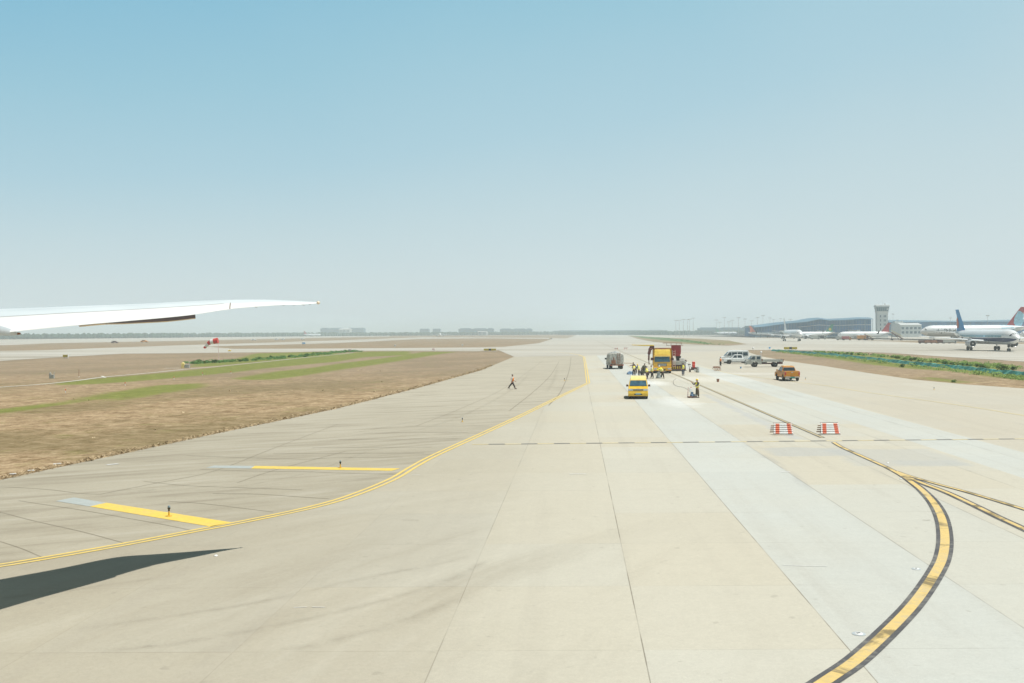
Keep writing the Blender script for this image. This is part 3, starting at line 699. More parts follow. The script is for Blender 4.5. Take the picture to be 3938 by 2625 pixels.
def yellow_truck():
    t = thing('yellow_truck', 'large yellow cab-over truck facing the camera, with a folded boom on its right side', 'truck', G(2547, 1436), math.radians(-5)); t.scale = (1.12, 1, 1)
    hw = lambda z: 1.20 if z < 1.9 else 1.20-.10*(z-1.9)
    MB().prism([(-.10, .42), (-.14, 1.2), (-.06, 1.72), (.16, 2.62), (.40, 2.72), (1.75, 2.74), (1.80, .42)], hw).build('cab', 'yellow_truck', t, bevel=.05, seg=2)
    MB().panel([(-1.02, -.075, 1.74), (1.02, -.075, 1.74), (.98, .115, 2.50), (-.98, .115, 2.50)], .03, (0, -1, .25)).build('windscreen', 'glass_blue', t)
    MB().box(-1.08, 1.08, -.02, .1, 2.52, 2.66).build('sun_visor', 'cream_yellow', t, bevel=.02)
    MB().prism([(.35, 2.74), (.62, 3.50), (.72, 3.56), (1.70, 3.56), (1.70, 2.74)], lambda z: 1.08 if z < 3 else 1.02).build('wind_deflector', 'yellow_light', t, bevel=.05)
    MB().box(-1.24, 1.24, 1.95, 8.4, 1.15, 3.64).build('hopper_body', 'yellow_truck', t, bevel=.04)
    m = MB()
    for i in range(7): m.box(-1.30, -1.24, 2.2+i*.98, 2.3+i*.98, 1.2, 3.6).box(1.24, 1.30, 2.2+i*.98, 2.3+i*.98, 1.2, 3.6)
    m.box(-1.3, 1.3, 1.9, 2.02, 3.56, 3.70).box(-1.3, 1.3, 8.35, 8.45, 3.56, 3.70).build('body_rib', 'rust', t)
    MB().prism([(-.24, .42), (-.26, .95), (-.10, 1.0), (-.05, .42)], lambda z: 1.22).build('front_bumper', 'yellow_truck', t, bevel=.03)
    for q in (-1, 1):
        MB().box(q*.92-.2, q*.92+.2, -.285, -.25, .62, .84).build('headlight', 'silver', t, bevel=.02)
        MB().box(q*.95-.15, q*.95+.15, -.27, -.24, .46, .54).build('fog_light', 'signal_orange', t)
    MB().box(-.42, .42, -.275, -.25, .48, .66).build('lower_grille', 'dark', t)
    m = MB()
    for i in range(3): m.box(-.55, .55, -.165-.004*i, -.13, 1.16+i*.12, 1.22+i*.12)
    m.build('grille_bars', 'silver', t)
    MB().prism([(-.155, 1.12), (-.15, 1.48), (-.10, 1.5), (-.10, 1.1)], lambda z: .60).build('grille', 'dark', t)
    for q in (-1, 1):
        sideglass(t, [[(.15, 1.80), (1.1, 1.80), (1.1, 2.45), (.25, 2.45)]], hw) if q == 1 else None
    mirrors(t, 1.22, -.02, 2.0, 'brown_metal', 2.2)
    MB().box(-.45, .45, 1.5, 8.2, .75, 1.12).build('chassis', 'dark', t)
    [MB().box(x-.35, x+.35, 2.2, 4.0, .5, 1.1).build('side_tank', 'brown_metal', t, bevel=.04) for x in (-.85, .85)]
    for x in (-1.02, 1.02): wheel(t, x, 1.0, .50, .28)
    for y in (5.6, 6.9):
        for x in (-1.08, -.76, .76, 1.08): wheel(t, x, y, .50, .25)
    # chute and boom on the driver's side, at the left in the photograph
    m = MB(); pts = [(-1.45, 1.2, 3.85), (-1.62, .7, 3.55), (-1.76, .4, 2.9), (-1.78, .3, 2.0), (-1.74, .2, 1.35)]
    for (a, b), (wa) in zip(zip(pts, pts[1:]), (.46, .36, .22, .12)): m.bar(a, b, wa, .20)
    m.build('chute', 'brown_metal', t, bevel=.02)
    MB().box(-1.66, -1.05, .9, 1.5, 3.62, 4.14).build('boom_mount', 'brown_metal', t, bevel=.02)
    MB().rings([[Vector((x, 1.1+dy, z)) for dy, z in ((-.22, 4.10), (.22, 4.10), (.22, 4.26), (-.22, 4.26))] for x in (-1.1, -2.4)]+[[Vector((-4.05, 1.1+dy, z)) for dy, z in ((-.15, 4.22), (.15, 4.22), (.15, 4.30), (-.15, 4.30))]]).build('boom', 'yellow_light', t, bevel=.02)
    m = MB().bar((1.40, 1.9, .9), (1.40, 1.9, 3.45), .06, .05).bar((1.72, 1.9, .9), (1.72, 1.9, 3.45), .06, .05)
    for i in range(8): m.bar((1.40, 1.9, 1.0+i*.32), (1.72, 1.9, 1.0+i*.32), .045, .04)
    m.build('ladder', 'pink_white', t)
    MB().box(1.26, 1.38, 1.95, 2.6, .9, 3.4).build('pipe_cover', 'brown_metal', t)
    MB().box(-.5, .5, 2.4, 5.0, 3.64, 3.70).build('hatch', 'rust', t)
yellow_truck()

def red_machine():
    t = thing('concrete_mixer', 'dark red hopper machine with a pale flatbed, half hidden behind the yellow truck', 'mixer', G(2606, 1427), math.radians(-4))
    MB().frus(-.20, 1.4, 2.35, 2.9, .6, .9, .75, 1.1).box(-.95, .55, .3, 2.5, 2.9, 4.05).build('hopper', 'red_dark', t, bevel=.06)
    MB().frus(.15, 1.4, 1.2, 2.35, .22, .3, .42, .5).build('discharge_spout', 'dark', t)
    MB().bar((.3, 1.2, 2.1), (1.45, .6, 1.55), .20, .14).build('delivery_chute', 'brown_metal', t)
    MB().prism([(-.45, 1.02), (-.42, 1.62), (4.2, 1.62), (4.2, 1.02)], lambda z: 1.28).build('flatbed', 'machine_grey', t, bevel=.03)
    MB().prism([(-.40, .22), (-.44, .95), (4.1, .95), (4.1, .22)], lambda z: 1.20).build('engine_bay', 'brown_metal', t, bevel=.03)
    m = MB()
    for i in range(5): m.box(-.8+i*.35, -.62+i*.35, -.47, -.43, .4, .8)
    m.build('yellow_grating', 'sign_yellow', t)
    MB().box(.3, 1.1, -.2, .4, 1.62, 2.05).build('control_box', 'white_paint', t, bevel=.02)
    m = MB()
    for x0 in (-1.7, -1.0, -.2, .6): m.bar((x0, .3, 4.05), (x0, .3, 4.42), .05, .05)
    m.bar((.73, .3, 4.42), (.73, 2.4, 4.42), .06, .06).bar((-2.3, .3, 4.42), (.75, .3, 4.42), .06, .06).bar((-2.3, 2.4, 4.42), (.75, 2.4, 4.42), .06, .06).box(-1.2, .9, .28, .34, 4.05, 4.12)
    m.bar((-1.7, .3, 4.05), (-1.2, .3, 4.0), .05, .05).build('guard_rail', 'rust', t)
    for y in (.6, 3.2):
        for x in (-1.05, 1.05): wheel(t, x, y, .42, .24)
red_machine()

def pickup(name, label, loc, rz, mat, rear_detail):
    t = thing(name, label, 'pickup truck', loc, rz)
    hb = lambda z: .90
    W = .90
    # lower body with two arches; front at -2.65, rear at 2.65
    prof = [(-2.60, .42), (-2.66, .62), (-2.62, .92), (-2.45, 1.02), (-1.35, 1.12), (-1.25, 1.14), (2.62, 1.12), (2.66, .60), (2.62, .50)]
    prof += [(y, z) for y, z in reversed(arch(1.75, .44, .46))]+[(y, z) for y, z in reversed(arch(-1.60, .44, .46))]
    hwb = lambda z: W if z < .95 else W-.05
    MB().prism(prof, hwb).build('body', mat, t, bevel=.03)
    hc = lambda z: .84-.22*max(0, z-1.12)/.66
    MB().prism([(-1.32, 1.12), (-.52, 1.72), (-.30, 1.78), (.75, 1.78), (.98, 1.70), (1.12, 1.12)], hc).build('cabin', mat, t, bevel=.03)
    MB().panel([(-.76, -1.27, 1.18), (.76, -1.27, 1.18), (.64, -.60, 1.68), (-.64, -.60, 1.68)], .025, (0, -.6, .8)).build('windscreen', 'glass', t)
    MB().panel([(-.70, 1.12, 1.20), (.70, 1.12, 1.20), (.62, 1.01, 1.66), (-.62, 1.01, 1.66)], .025, (0, 1, .1)).build('rear_window', 'glass', t)
    sideglass(t, [[(-1.0, 1.18), (-.12, 1.18), (-.12, 1.66), (-.52, 1.66)], [(0, 1.18), (.88, 1.18), (.80, 1.66), (0, 1.66)]], hc)
    # bed opening
    MB().box(-.72, .72, 1.22, 2.50, 1.118, 1.126).build('bed_floor', 'dark', t)
    for q in (-1, 1): MB().box(q*.84-.045, q*.84+.045, 1.18, 2.62, 1.12, 1.26).build('bed_rail', mat, t, bevel=.015)
    MB().box(-.86, .86, 2.60, 2.70, .62, 1.27).build('tailgate', mat, t, bevel=.02)
    MB().box(-.12, .12, 2.70, 2.725, 1.04, 1.10).build('gate_handle', 'silver', t)
    for q in (-1, 1):
        MB().box(q*.80-.09, q*.80+.09, 2.56, 2.715, .78, 1.14).build('tail_light', 'brake_red', t, bevel=.02)
        MB().frus(q*.72, -2.60, .74, .94, .17, .09, .16, .07).build('headlight', 'silver', t, bevel=.02)
    MB().box(-.84, .84, 2.62, 2.80, .44, .56).build('rear_bumper', 'grey_paint' if rear_detail else 'silver', t, bevel=.03)
    if rear_detail: MB().box(-.24, .24, 2.80, 2.825, .38, .56).build('number_plate', 'plate_green', t)
    MB().box(-.82, .82, -2.78, -2.58, .40, .64).build('front_bumper', mat, t, bevel=.04)
    MB().box(-.5, .5, -2.70, -2.62, .70, .90).build('grille', 'dark', t)
    MB().box(-.6, .6, -2.3, 2.4, .32, .5).build('chassis', 'dark', t)
    mirrors(t, .88, -.98, 1.18, mat)
    for x in (-.80, .80):
        for y in (-1.60, 1.75): wheel(t, x, y, .38, .24)
    return t
op = pickup('orange_pickup', 'orange pickup truck seen from behind, standing alone right of the works', G(3036, 1462), math.radians(181), 'orange_paint', True)
op.location.z = .03; op.location.x -= .3; op.scale = (1.07, 1.05, 1.0)
m = MB().box(-.40, .40, -.22, -.12, 1.79, 1.85).build('light_bar', 'cream_yellow', op, bevel=.02)
MB().bar((-.66, .9, 1.80), (.66, .9, 1.80), .05, .04).bar((-.66, -.3, 1.80), (.66, -.3, 1.80), .05, .04).build('roof_rack', 'yellow_truck', op)
MB().box(-.93, -.90, 1.9, 2.3, .72, 1.0).build('side_emblem', 'brake_red', op)
wp = pickup('white_pickup', 'white double-cab pickup facing left, beside the standing worker in orange', G(2834, 1399)+Vector((0, 0, .03)), math.radians(-90), 'white_paint', False)

def minibus():
    t = thing('white_minibus', 'white high-roof minibus with four side windows, behind the white pickup', 'minibus', G(2842, 1399)+Vector((0, 5.5, .03)), math.radians(-90))
    hw = lambda z: .95 if z < 1.3 else .95-.12*(z-1.3)
    prof = [(-2.72, .42), (-2.78, .85), (-2.62, 1.15), (-1.95, 1.40), (-1.25, 2.22), (-.95, 2.42), (-.3, 2.50), (2.5, 2.48), (2.68, 2.30), (2.75, .9), (2.70, .42)]
    prof += [(y, z) for y, z in reversed(arch(1.7, .42, .42))]+[(y, z) for y, z in reversed(arch(-1.75, .42, .42))]
    MB().prism(prof, hw).build('body', 'white_paint', t, bevel=.05)
    MB().panel([(-.82, -1.98, 1.44), (.82, -1.98, 1.44), (.72, -1.30, 2.18), (-.72, -1.30, 2.18)], .03, (0, -.7, .6)).build('windscreen', 'glass', t)
    sideglass(t, [[(-1.60, 1.45), (-.72, 1.45), (-.72, 2.12), (-1.12, 2.12)], [(-.58, 1.45), (.38, 1.45), (.38, 2.12), (-.58, 2.12)], [(.52, 1.45), (1.42, 1.45), (1.42, 2.12), (.52, 2.12)], [(1.56, 1.45), (2.50, 1.45), (2.46, 2.12), (1.56, 2.12)]], hw)
    for q in (-1, 1): MB().frus(q*.75, -2.70, .85, 1.08, .16, .08, .15, .06).build('headlight', 'silver', t, bevel=.02)
    MB().box(-.9, .9, -2.88, -2.70, .42, .72).build('front_bumper', 'white_paint', t, bevel=.04)
    MB().box(-.7, .7, -2.4, 2.5, .3, .5).build('chassis', 'dark', t)
    mirrors(t, .93, -1.75, 1.5)
    for x in (-.83, .83):
        for y in (-1.75, 1.7): wheel(t, x, y, .36, .22)
minibus()

def flat_truck():
    t = thing('flatbed_truck', 'dusty grey light truck with a low dropside bed, nearest of the three parked vehicles', 'truck', G(2938, 1411)+Vector((0, 0, .03)), math.radians(-90))
    hw = lambda z: .95 if z < 1.25 else .95-.12*(z-1.25)
    prof = [(-3.10, .48), (-3.16, .85), (-3.05, 1.12), (-2.62, 1.30), (-2.20, 1.92), (-2.0, 2.02), (-.62, 2.04), (-.55, .55), (-.62, .48)]
    prof += [(y, z) for y, z in reversed(arch(-1.70, .50, .48))]
    MB().prism([(y, z) for y, z in prof], hw).build('cab', 'truck_grey', t, bevel=.04)
    MB().panel([(-.82, -2.62, 1.33), (.82, -2.62, 1.33), (.74, -2.24, 1.88), (-.74, -2.24, 1.88)], .03, (0, -.8, .5)).build('windscreen', 'glass', t)
    sideglass(t, [[(-2.42, 1.32), (-1.72, 1.32), (-1.72, 1.84), (-2.12, 1.84)], [(-1.38, 1.36), (-.82, 1.36), (-.82, 1.84), (-1.38, 1.84)]], hw)
    for q in (-1, 1):
        MB().frus(q*.74, -3.08, .80, 1.0, .16, .09, .15, .07).build('headlight', 'silver', t, bevel=.02)
        MB().box(q*.955-.01, q*.955+.01, -1.30, -1.14, 1.08, 1.13).build('door_handle', 'dark', t)
    MB().box(-.9, .9, -3.26, -3.06, .42, .70).build('front_bumper', 'truck_grey', t, bevel=.04)
    MB().box(-.42, .42, -2.6, 3.1, .50, .72).build('chassis', 'brown_metal', t)
    MB().box(-1.0, 1.0, -.42, 3.12, .92, 1.0).build('bed_floor', 'truck_grey', t)
    for q in (-1, 1):
        MB().box(q*.99-.025, q*.99+.025, -.42, 3.12, .90, 1.30).build('side_board', 'truck_grey', t, bevel=.01)
    MB().box(-1.0, 1.0, -.46, -.40, .95, 1.42).build('head_board', 'rust', t)
    MB().bar((-1.0, 3.12, .95), (-1.0, 3.30, 1.42), .06, .05).bar((1.0, 3.12, .95), (1.0, 3.30, 1.42), .06, .05).box(-1.0, 1.0, 3.14, 3.20, .92, 1.34).build('tail_board', 'rust', t)
    MB().box(-.8, .8, 2.4, 3.1, .55, .85).build('rear_frame', 'brown_metal', t)
    MB().box(-.85, -.55, -.3, .6, .5, .82).build('fuel_tank', 'dark', t)
    MB().bar((.75, -.5, 1.4), (.75, -.5, 2.3), .04, .04).bar((-.75, -.5, 1.4), (-.75, -.5, 2.3), .04, .04).build('rack_post', 'silver', t)
    mirrors(t, .93, -2.45, 1.4)
    for x in (-.83, .83):
        wheel(t, x, -1.70, .42, .23); wheel(t, x, 1.78, .42, .23)
flat_truck()

# ----------------------------------------------------------------- small machines and site gear
def cart():
    t = thing('hand_cart', 'small two-wheeled rusty hand cart left of the parked white vehicles', 'cart', G(2756, 1426)+Vector((0, 0, .03)), .15)
    MB().box(-.5, .5, -.35, .35, .50, .56).box(-.5, .5, -.37, -.33, .5, .68).box(-.5, .5, .33, .37, .5, .68).build('tray', 'rust', t)
    for x in (-.30, .30):
        w_ = MB().rings([[Vector((x+r_*math.cos(2*PI*j/20), -.42+h_, .29+r_*math.sin(2*PI*j/20))) for j in range(20)] for r_, h_ in ((.245, -.03), (.29, -.03), (.29, .03), (.245, .03), (.245, -.03))], cap=False)
        for k in range(6): w_.bar((x, -.42, .29), (x+.26*math.cos(k*PI/3), -.42, .29+.26*math.sin(k*PI/3)), .03, .03)
        w_.build('wheel', 'rust', t)
    MB().bar((-.5, 0, .53), (-.62, .3, .30), .04, .04).bar((.5, .3, .53), (.66, .35, .3), .04, .04).bar((-.3, -.42, .29), (.3, -.42, .29), .04, .04).build('handle', 'brown_metal', t)
cart()
def red_cutter():
    t = thing('concrete_cutter', 'wheeled machine with an upright red box, right of the yellow truck', 'machine', G(2667, 1431)+Vector((0, 0, .03)), .1)
    MB().box(-.18, .22, -.2, .2, .72, 1.60).box(-.2, .24, -.22, .22, 1.12, 1.16).build('red_housing', 'red_bright', t, bevel=.03)
    MB().bar((-.55, -.2, .35), (.55, -.2, .35), .07, .07).bar((-.55, .2, .35), (.55, .2, .35), .07, .07).bar((-.6, 0, .4), (-.72, 0, 1.15), .07, .07).bar((-.2, 0, .35), (-.45, 0, 1.0), .05, .05).box(-.35, .45, -.2, .2, .38, .74).build('frame', 'brown_metal', t)
    MB().box(-.85, -.45, -.12, .12, 1.10, 1.22).build('handle_bar', 'dark', t)
    for y in (-.26, .26): wheel(t, -.55, y, .26, .08, 'rust')
    for y in (-.26, .26): wheel(t, .45, y, .18, .08, 'rust')
    MB().lathe((.2, -.3, .3), [(.22, 0), (.22, .02), (0, .02)], 'y', 16).build('saw_blade', 'silver', t)
red_cutter()
def water_drum():
    t = thing('water_drum', 'pale grey drum standing right of the red-boxed machine', 'drum', G(2684, 1433)+Vector((0, 0, .03)))
    MB().lathe((0, 0, 0), [(.20, 0), (.22, .03), (.21, .25), (.225, .27), (.21, .29), (.21, .52), (.225, .54), (.21, .56), (.21, .78), (.19, .80)], n=18).build('barrel', 'machine_grey', t, True)
    MB().lathe((0, 0, .80), [(.20, 0), (.20, .03), (.05, .05), (.05, .09), (0, .09)], n=18).build('lid', 'silver', t, True)
water_drum()
def bucket(name, loc, label, mat, r=.17, h=.34):
    t = thing(name, label, 'bucket', loc)
    MB().lathe((0, 0, 0), [(r*.72, 0), (r*.75, .01), (r, h), (r*1.05, h), (r*1.05, h-.03), (r*.95, h-.01), (r*.7, .03), (0, .03)], n=18).build('pail', mat, t, True)
    MB().path([(r*math.cos(a), 0, h-.02+r*.5*math.sin(a)) for a in [PI*k/8 for k in range(9)]], .008, 5).build('handle', 'dark', t)
bucket('bucket', G(2761, 1469)+Vector((0, 0, .03)), 'brown bucket standing alone on the pale dusty concrete', 'rust', .18, .36)
bucket('bucket', G(2849, 1417)+Vector((0, 0, .03)), 'small light blue bucket between the hand cart and the grey flatbed truck', 'blue_bucket', .15, .28)
def grinder():
    t = thing('floor_grinder', 'pale upright grinding machine with an orange lamp, beside the lone worker', 'machine', G(2661, 1530)+Vector((0, 0, .03)), .08)
    MB().box(-.42, .44, -.22, .22, .03, .13).build('base_plate', 'rust', t, bevel=.01)
    MB().lathe((.02, 0, .13), [(.20, 0), (.21, .12), (.17, .20), (.13, .22), (.12, .40), (0, .42)], n=18).build('motor', 'blue_tarp', t, True)
    MB().lathe((.32, 0, .10), [(.15, 0), (.16, .1), (.13, .24), (0, .26)], n=16).build('dust_skirt', 'machine_grey', t, True)
    MB().bar((-.40, -.14, .10), (-.34, -.14, .95), .035, .035).bar((-.40, .14, .10), (-.34, .14, .95), .035, .035).bar((-.34, -.16, .95), (-.34, .16, .95), .035, .035).build('handle_frame', 'pink_white', t)
    MB().frus(-.10, 0, .55, .90, .14, .12, .10, .09).frus(-.1, 0, .35, .56, .05, .05, .05, .05).build('water_tank', 'white_paint', t, bevel=.02)
    MB().lathe((-.08, 0, .90), [(.04, 0), (.045, .05), (.03, .13), (0, .14)], n=12).build('lamp', 'signal_orange', t, True)
    for x in (-.30, -.02, .22, .40): MB().lathe((x, -.23, .045), [(.045, -.02), (.045, .02)], 'y', 12).build('wheel', 'tyre', t)
grinder()
pts = catmull([G(2644, 1499), G(2628, 1491), G(2606, 1487), G(2592, 1479), G(2590, 1466), G(2600, 1457)], 6)
tag(MB().path([p+Vector((0, 0, .07)) for p in pts], .014).build('power_cable', 'cable'), 'thin dark cable curling over the slabs from the grinder towards the truck', 'cable')
def work_machine():
    t = thing('grinding_machine', 'grey dusty floor machine pushed by the worker in a white helmet', 'machine', G(2533, 1455)+Vector((0, 0, .03)), 0)
    MB().lathe((0, 0, .06), [(.30, 0), (.32, .10), (.27, .30), (.22, .5), (.20, .78), (0, .80)], n=18).build('motor_cover', 'machine_grey', t, True)
    MB().box(-.36, .36, -.25, .25, .02, .10).build('base', 'machine_grey', t, bevel=.02)
    MB().bar((.1, 0, .5), (.28, .02, 1.12), .05, .05).bar((.20, -.15, 1.12), (.36, .15, 1.12), .035, .035).bar((-.3, 0, .2), (-.46, 0, .55), .04, .04).build('handle', 'grey_paint', t)
    for y in (-.28, .28): wheel(t, -.25, y, .10, .05)
work_machine()
def compressor():
    t = thing('air_compressor', 'dark cluttered machine on wheels behind the crew, left of the yellow truck', 'machine', G(2480, 1443)+Vector((0, 0, .03)), .3)
    MB().box(-.55, .40, -.3, .3, .30, .75).frus(.0, 0, .75, 1.25, .30, .25, .18, .2).build('housing', 'camo', t, bevel=.05)
    MB().tube((-.7, 0, .42), (-.2, 0, .42), .20, .20, 14).build('air_tank', 'dark', t, True)
    MB().bar((-.6, -.3, .28), (.6, -.3, .28), .06, .06).bar((-.6, .3, .28), (.6, .3, .28), .06, .06).bar((.6, 0, .28), (.9, 0, .6), .05, .05).bar((-.45, 0, .7), (-.6, 0, 1.0), .05, .05).build('frame', 'brown_metal', t)
    for x in (-.4, .4):
        for y in (-.36, .36): wheel(t, x, y, .18, .09)
compressor()
def tarp():
    bm = bmesh.new(); bmesh.ops.create_icosphere(bm, subdivisions=3, radius=.5)
    for v in bm.verts:
        v.co = Vector((v.co.x*.95, v.co.y*.7, max(0, v.co.z*.95)+.0)); v.co *= 1+.35*mnoise.noise(v.co*3.1)
    me = bpy.data.meshes.new('blue_sack'); bm.to_mesh(me); bm.free(); me.materials.append(MATS['blue_tarp'])
    o = bpy.data.objects.new('blue_sack', me); C.objects.link(o); o.location = G(2424, 1440)+Vector((0, 0, .03)); tag(o, 'crumpled blue-grey sack on the ground left of the work crew', 'sack')
tarp()

def barricade(first=None):
    t = thing('barricade', 'red and white barricade standing on the yellow centre line, the left one of the pair', 'barricade', G(3010, 1673)+Vector((0, 0, .04)), -.04, 'red and white barricades on the taxiway')
    n = 5
    for i in range(n):
        z = .06+i*.120; k = 1-.028*i; y = -.16+i*.055
        m = MB().tube((-.56*k, y, z+.045), (.58*k, y, z+.045), .056, .056, 14).build('rail', 'white_paint', t, True)
        for x in (-.34, .40):
            MB().tube((x*k-.115, y, z+.045), (x*k+.115, y, z+.045), .0585, .0585, 14).build('red_band', 'signal_orange', m, True)
        if i < n-1: MB().box(-.74*k, .50*k, .14-i*.02, .17-i*.02, z+.060, z+.115).build('rear_rail', 'rust', t)  # brown stands for the shade on the rear rails, put into their colour
    for x in (-.50, .58):
        MB().bar((x*1.0, -.19, .0), (x*.90, .10, .70), .035, .035).bar((x*1.0, .26, 0), (x*.90, .10, .70), .035, .035).build('leg', 'pink_white', t)
    MB().bar((-.54, .10, .69), (.54, .10, .69), .025, .02).build('top_bar', 'brown_metal', t)
    MB().box(-.66, .60, -.24, -.18, .0, .025).build('foot_rail', 'grey_paint', t)
    return t
b1 = barricade()
copy_at(b1, G(3190, 1672)+Vector((0, 0, .04)), .0, 'red and white barricade right of the yellow centre line, right one of the pair')
def small_barrier(loc, label):
    t = thing('striped_barrier', label, 'barricade', loc, 0, 'small striped barriers far down the taxiway')
    for x in (-.45, .45): MB().bar((x, -.2, 0), (x, 0, .9), .06, .06).bar((x, .2, 0), (x, 0, .9), .06, .06).build('leg', 'signal_orange', t)
    b = MB().box(-.65, .65, -.03, .03, .55, .85).build('board', 'white_paint', t)
    for x in (-.4, .0, .4): MB().add([(x-.12, -.04, .55), (x+.04, -.04, .55), (x+.12, -.04, .85), (x-.04, -.04, .85)], [(0, 1, 2, 3)]).build('stripe', 'signal_orange', b)
    return t
s0 = small_barrier(G(2370, 1347)+Vector((0, 0, .04)), 'small orange striped barrier far behind the grey tank truck, the left one')
copy_at(s0, G(2406, 1346)+Vector((0, 0, .04)), label='small orange striped barrier far behind the grey tank truck, the right one')

# ----------------------------------------------------------------- people
def skin_mesh(name, V, E, mat, parent, root=0, sub=1):
    """V: list of (x,y,z,rx,ry); grown with a Skin modifier and frozen"""
    me = bpy.data.meshes.new(name); me.from_pydata([v[:3] for v in V], E, []); me.update()
    o = bpy.data.objects.new(name, me); C.objects.link(o)
    sk = o.modifiers.new('s', 'SKIN'); sk.use_smooth_shade = True
    if not me.skin_vertices:
        bm = bmesh.new(); bm.from_mesh(me); bm.verts.layers.skin.verify(); bm.to_mesh(me); bm.free()
    for i, v in enumerate(V):
        d = me.skin_vertices[0].data[i]; d.radius = (v[3], v[4] if len(v) > 4 else v[3]); d.use_root = (i == root)
    if sub: ms = o.modifiers.new('b', 'SUBSURF'); ms.levels = sub; ms.render_levels = sub
    bpy.context.view_layer.update(); dg = bpy.context.evaluated_depsgraph_get()
    nm = bpy.data.meshes.new_from_object(o.evaluated_get(dg)); o.modifiers.clear(); old = o.data; o.data = nm; nm.name = name; bpy.data.meshes.remove(old)
    nm.materials.clear(); nm.materials.append(MATS[mat]); nm.polygons.foreach_set('use_smooth', [True]*len(nm.polygons))
    o.parent = parent; return o
def person(label, loc, rz, bend=0, twist=0, head=0, arms=((10, 20), (10, 20)), legs=((5, 0), (-5, 0)), shirt='shirt_dark', trousers='trousers', vest='vest_yellow', hat=None, h=1.72, squat=0.0, group=None, stripe=True):
    """arms: (swing forward, elbow bend) per side in degrees; legs: (swing forward, knee bend)"""
    t = thing('person', label, 'person', loc, rz, group); s = h/1.74; R = math.radians; t.scale = (1.18, 1.18, 1.0)
    hip = Vector((0, 0, .92-squat))
    Rb = Matrix.Rotation(R(bend), 3, 'X')
    def T(p): return hip+Rb@(Vector(p)-Vector((0, 0, .92)))   # bending leans the trunk towards -Y
    V, E = [], []
    def v(p, r, r2=None): V.append((p[0]*s, p[1]*s, p[2]*s, r*s, (r2 or r)*s)); return len(V)-1
    def e(*a):
        for x, y in zip(a, a[1:]): E.append((x, y))
    pelvis = v(hip, .125, .095); waist = v(T((0, 0, 1.08)), .115, .085); chest = v(T((0, 0, 1.30)), .135, .095); neck0 = v(T((0, 0, 1.44)), .065, .055)
    hb = T((0, 0, 1.50)); Rh = Matrix.Rotation(R(bend*.6+head), 3, 'X'); hd = lambda q: hb+Rh@Vector(q)
    n1 = v(hb, .048); h1 = v(hd((0, -.012, .075)), .068, .075); h2 = v(hd((0, -.005, .15)), .078, .088); h3 = v(hd((0, .0, .215)), .055, .062)
    e(pelvis, waist, chest, neck0, n1, h1, h2, h3)
    nose = v(hd((0, -.098, .105)), .013); e(h1, nose)
    J = {}
    for k, q in enumerate((-1, 1)):
        a, b = arms[k]; sh = T((q*.185, 0, 1.40)); Ra = Matrix.Rotation(R(a+bend*.0), 3, 'X')
        up = Ra@Vector((q*.05, 0, -.28)); fo = Matrix.Rotation(R(a+b), 3, 'X')@Vector((q*.01, 0, -.25))
        # a positive swing carries the arm to -Y
        up = Vector((up.x, -abs(up.y) if a > 0 else abs(up.y), up.z)); fo = Vector((fo.x, -abs(fo.y) if a+b > 0 else abs(fo.y), fo.z))
        el = sh+up; wr = el+fo; dd = fo.normalized(); pm = wr+dd*.07
        i0 = v(sh, .055); i1 = v(el, .042); i2 = v(wr, .028); i3 = v(pm, .038, .018); e(chest, i0, i1, i2, i3)
        side = Vector((0, 1, 0)) if abs(dd.y) < .8 else Vector((1, 0, 0)); inw = Vector((-q*.4, 0, 0))
        for f, (off, ln) in enumerate(((-.027, .066), (-.009, .076), (.009, .071), (.026, .055))):
            b0 = pm+side*off+dd*.025; b1_ = b0+(dd+inw*.5).normalized()*ln*.55; b2_ = b1_+(dd+inw*1.3).normalized()*ln*.5
            j0, j1, j2 = v(b0, .010), v(b1_, .009), v(b2_, .008); e(i3, j0, j1, j2)
        th = v(wr+dd*.03+side*-.035, .010); th2 = v(wr+dd*.075+side*-.055, .009); e(i2, th, th2)
        J[q] = (sh, el, wr)
    K = {}
    for k, q in enumerate((-1, 1)):
        a, b = legs[k]; hp = hip+Vector((q*.09, 0, -.02)); th = Vector((q*.02, -math.sin(R(a))*.43, -math.cos(R(a))*.43)); c = a-b
        sh = Vector((0, -math.sin(R(c))*.42, -math.cos(R(c))*.42)); kn = hp+th; an = kn+sh
        an.z = max(an.z, .06); 
        i0 = v(hp, .085); i1 = v(kn, .055); i2 = v(an, .036); i3 = v(an+Vector((0, -.13, -.035)), .034, .022); e(pelvis, i0, i1, i2, i3); K[q] = (hp, kn, an)
    skin_mesh('body', V, E, 'skin', t, pelvis)
    # clothes
    def cloth(name, verts, edges, mat): return skin_mesh(name, [(p[0]*s, p[1]*s, p[2]*s, r*s, (r2)*s) for p, r, r2 in verts], edges, mat, t, 0)
    cv = [(T((0, 0, .96)), .155, .125), (T((0, 0, 1.12)), .150, .12), (T((0, 0, 1.30)), .168, .13), (T((0, 0, 1.42)), .095, .085)]; ce = [(0, 1), (1, 2), (2, 3)]
    for q in (-1, 1):
        sh, el, wr = J[q]; n = len(cv); cv += [(sh, .080, .080), (el, .066, .066), (el.lerp(wr, .85), .048, .048)]; ce += [(2, n), (n, n+1), (n+1, n+2)]
    cloth('shirt', cv, ce, shirt)
    tv = [(hip+Vector((0, 0, .05)), .132, .105), (hip-Vector((0, 0, .03)), .13, .10)]; te = [(0, 1)]
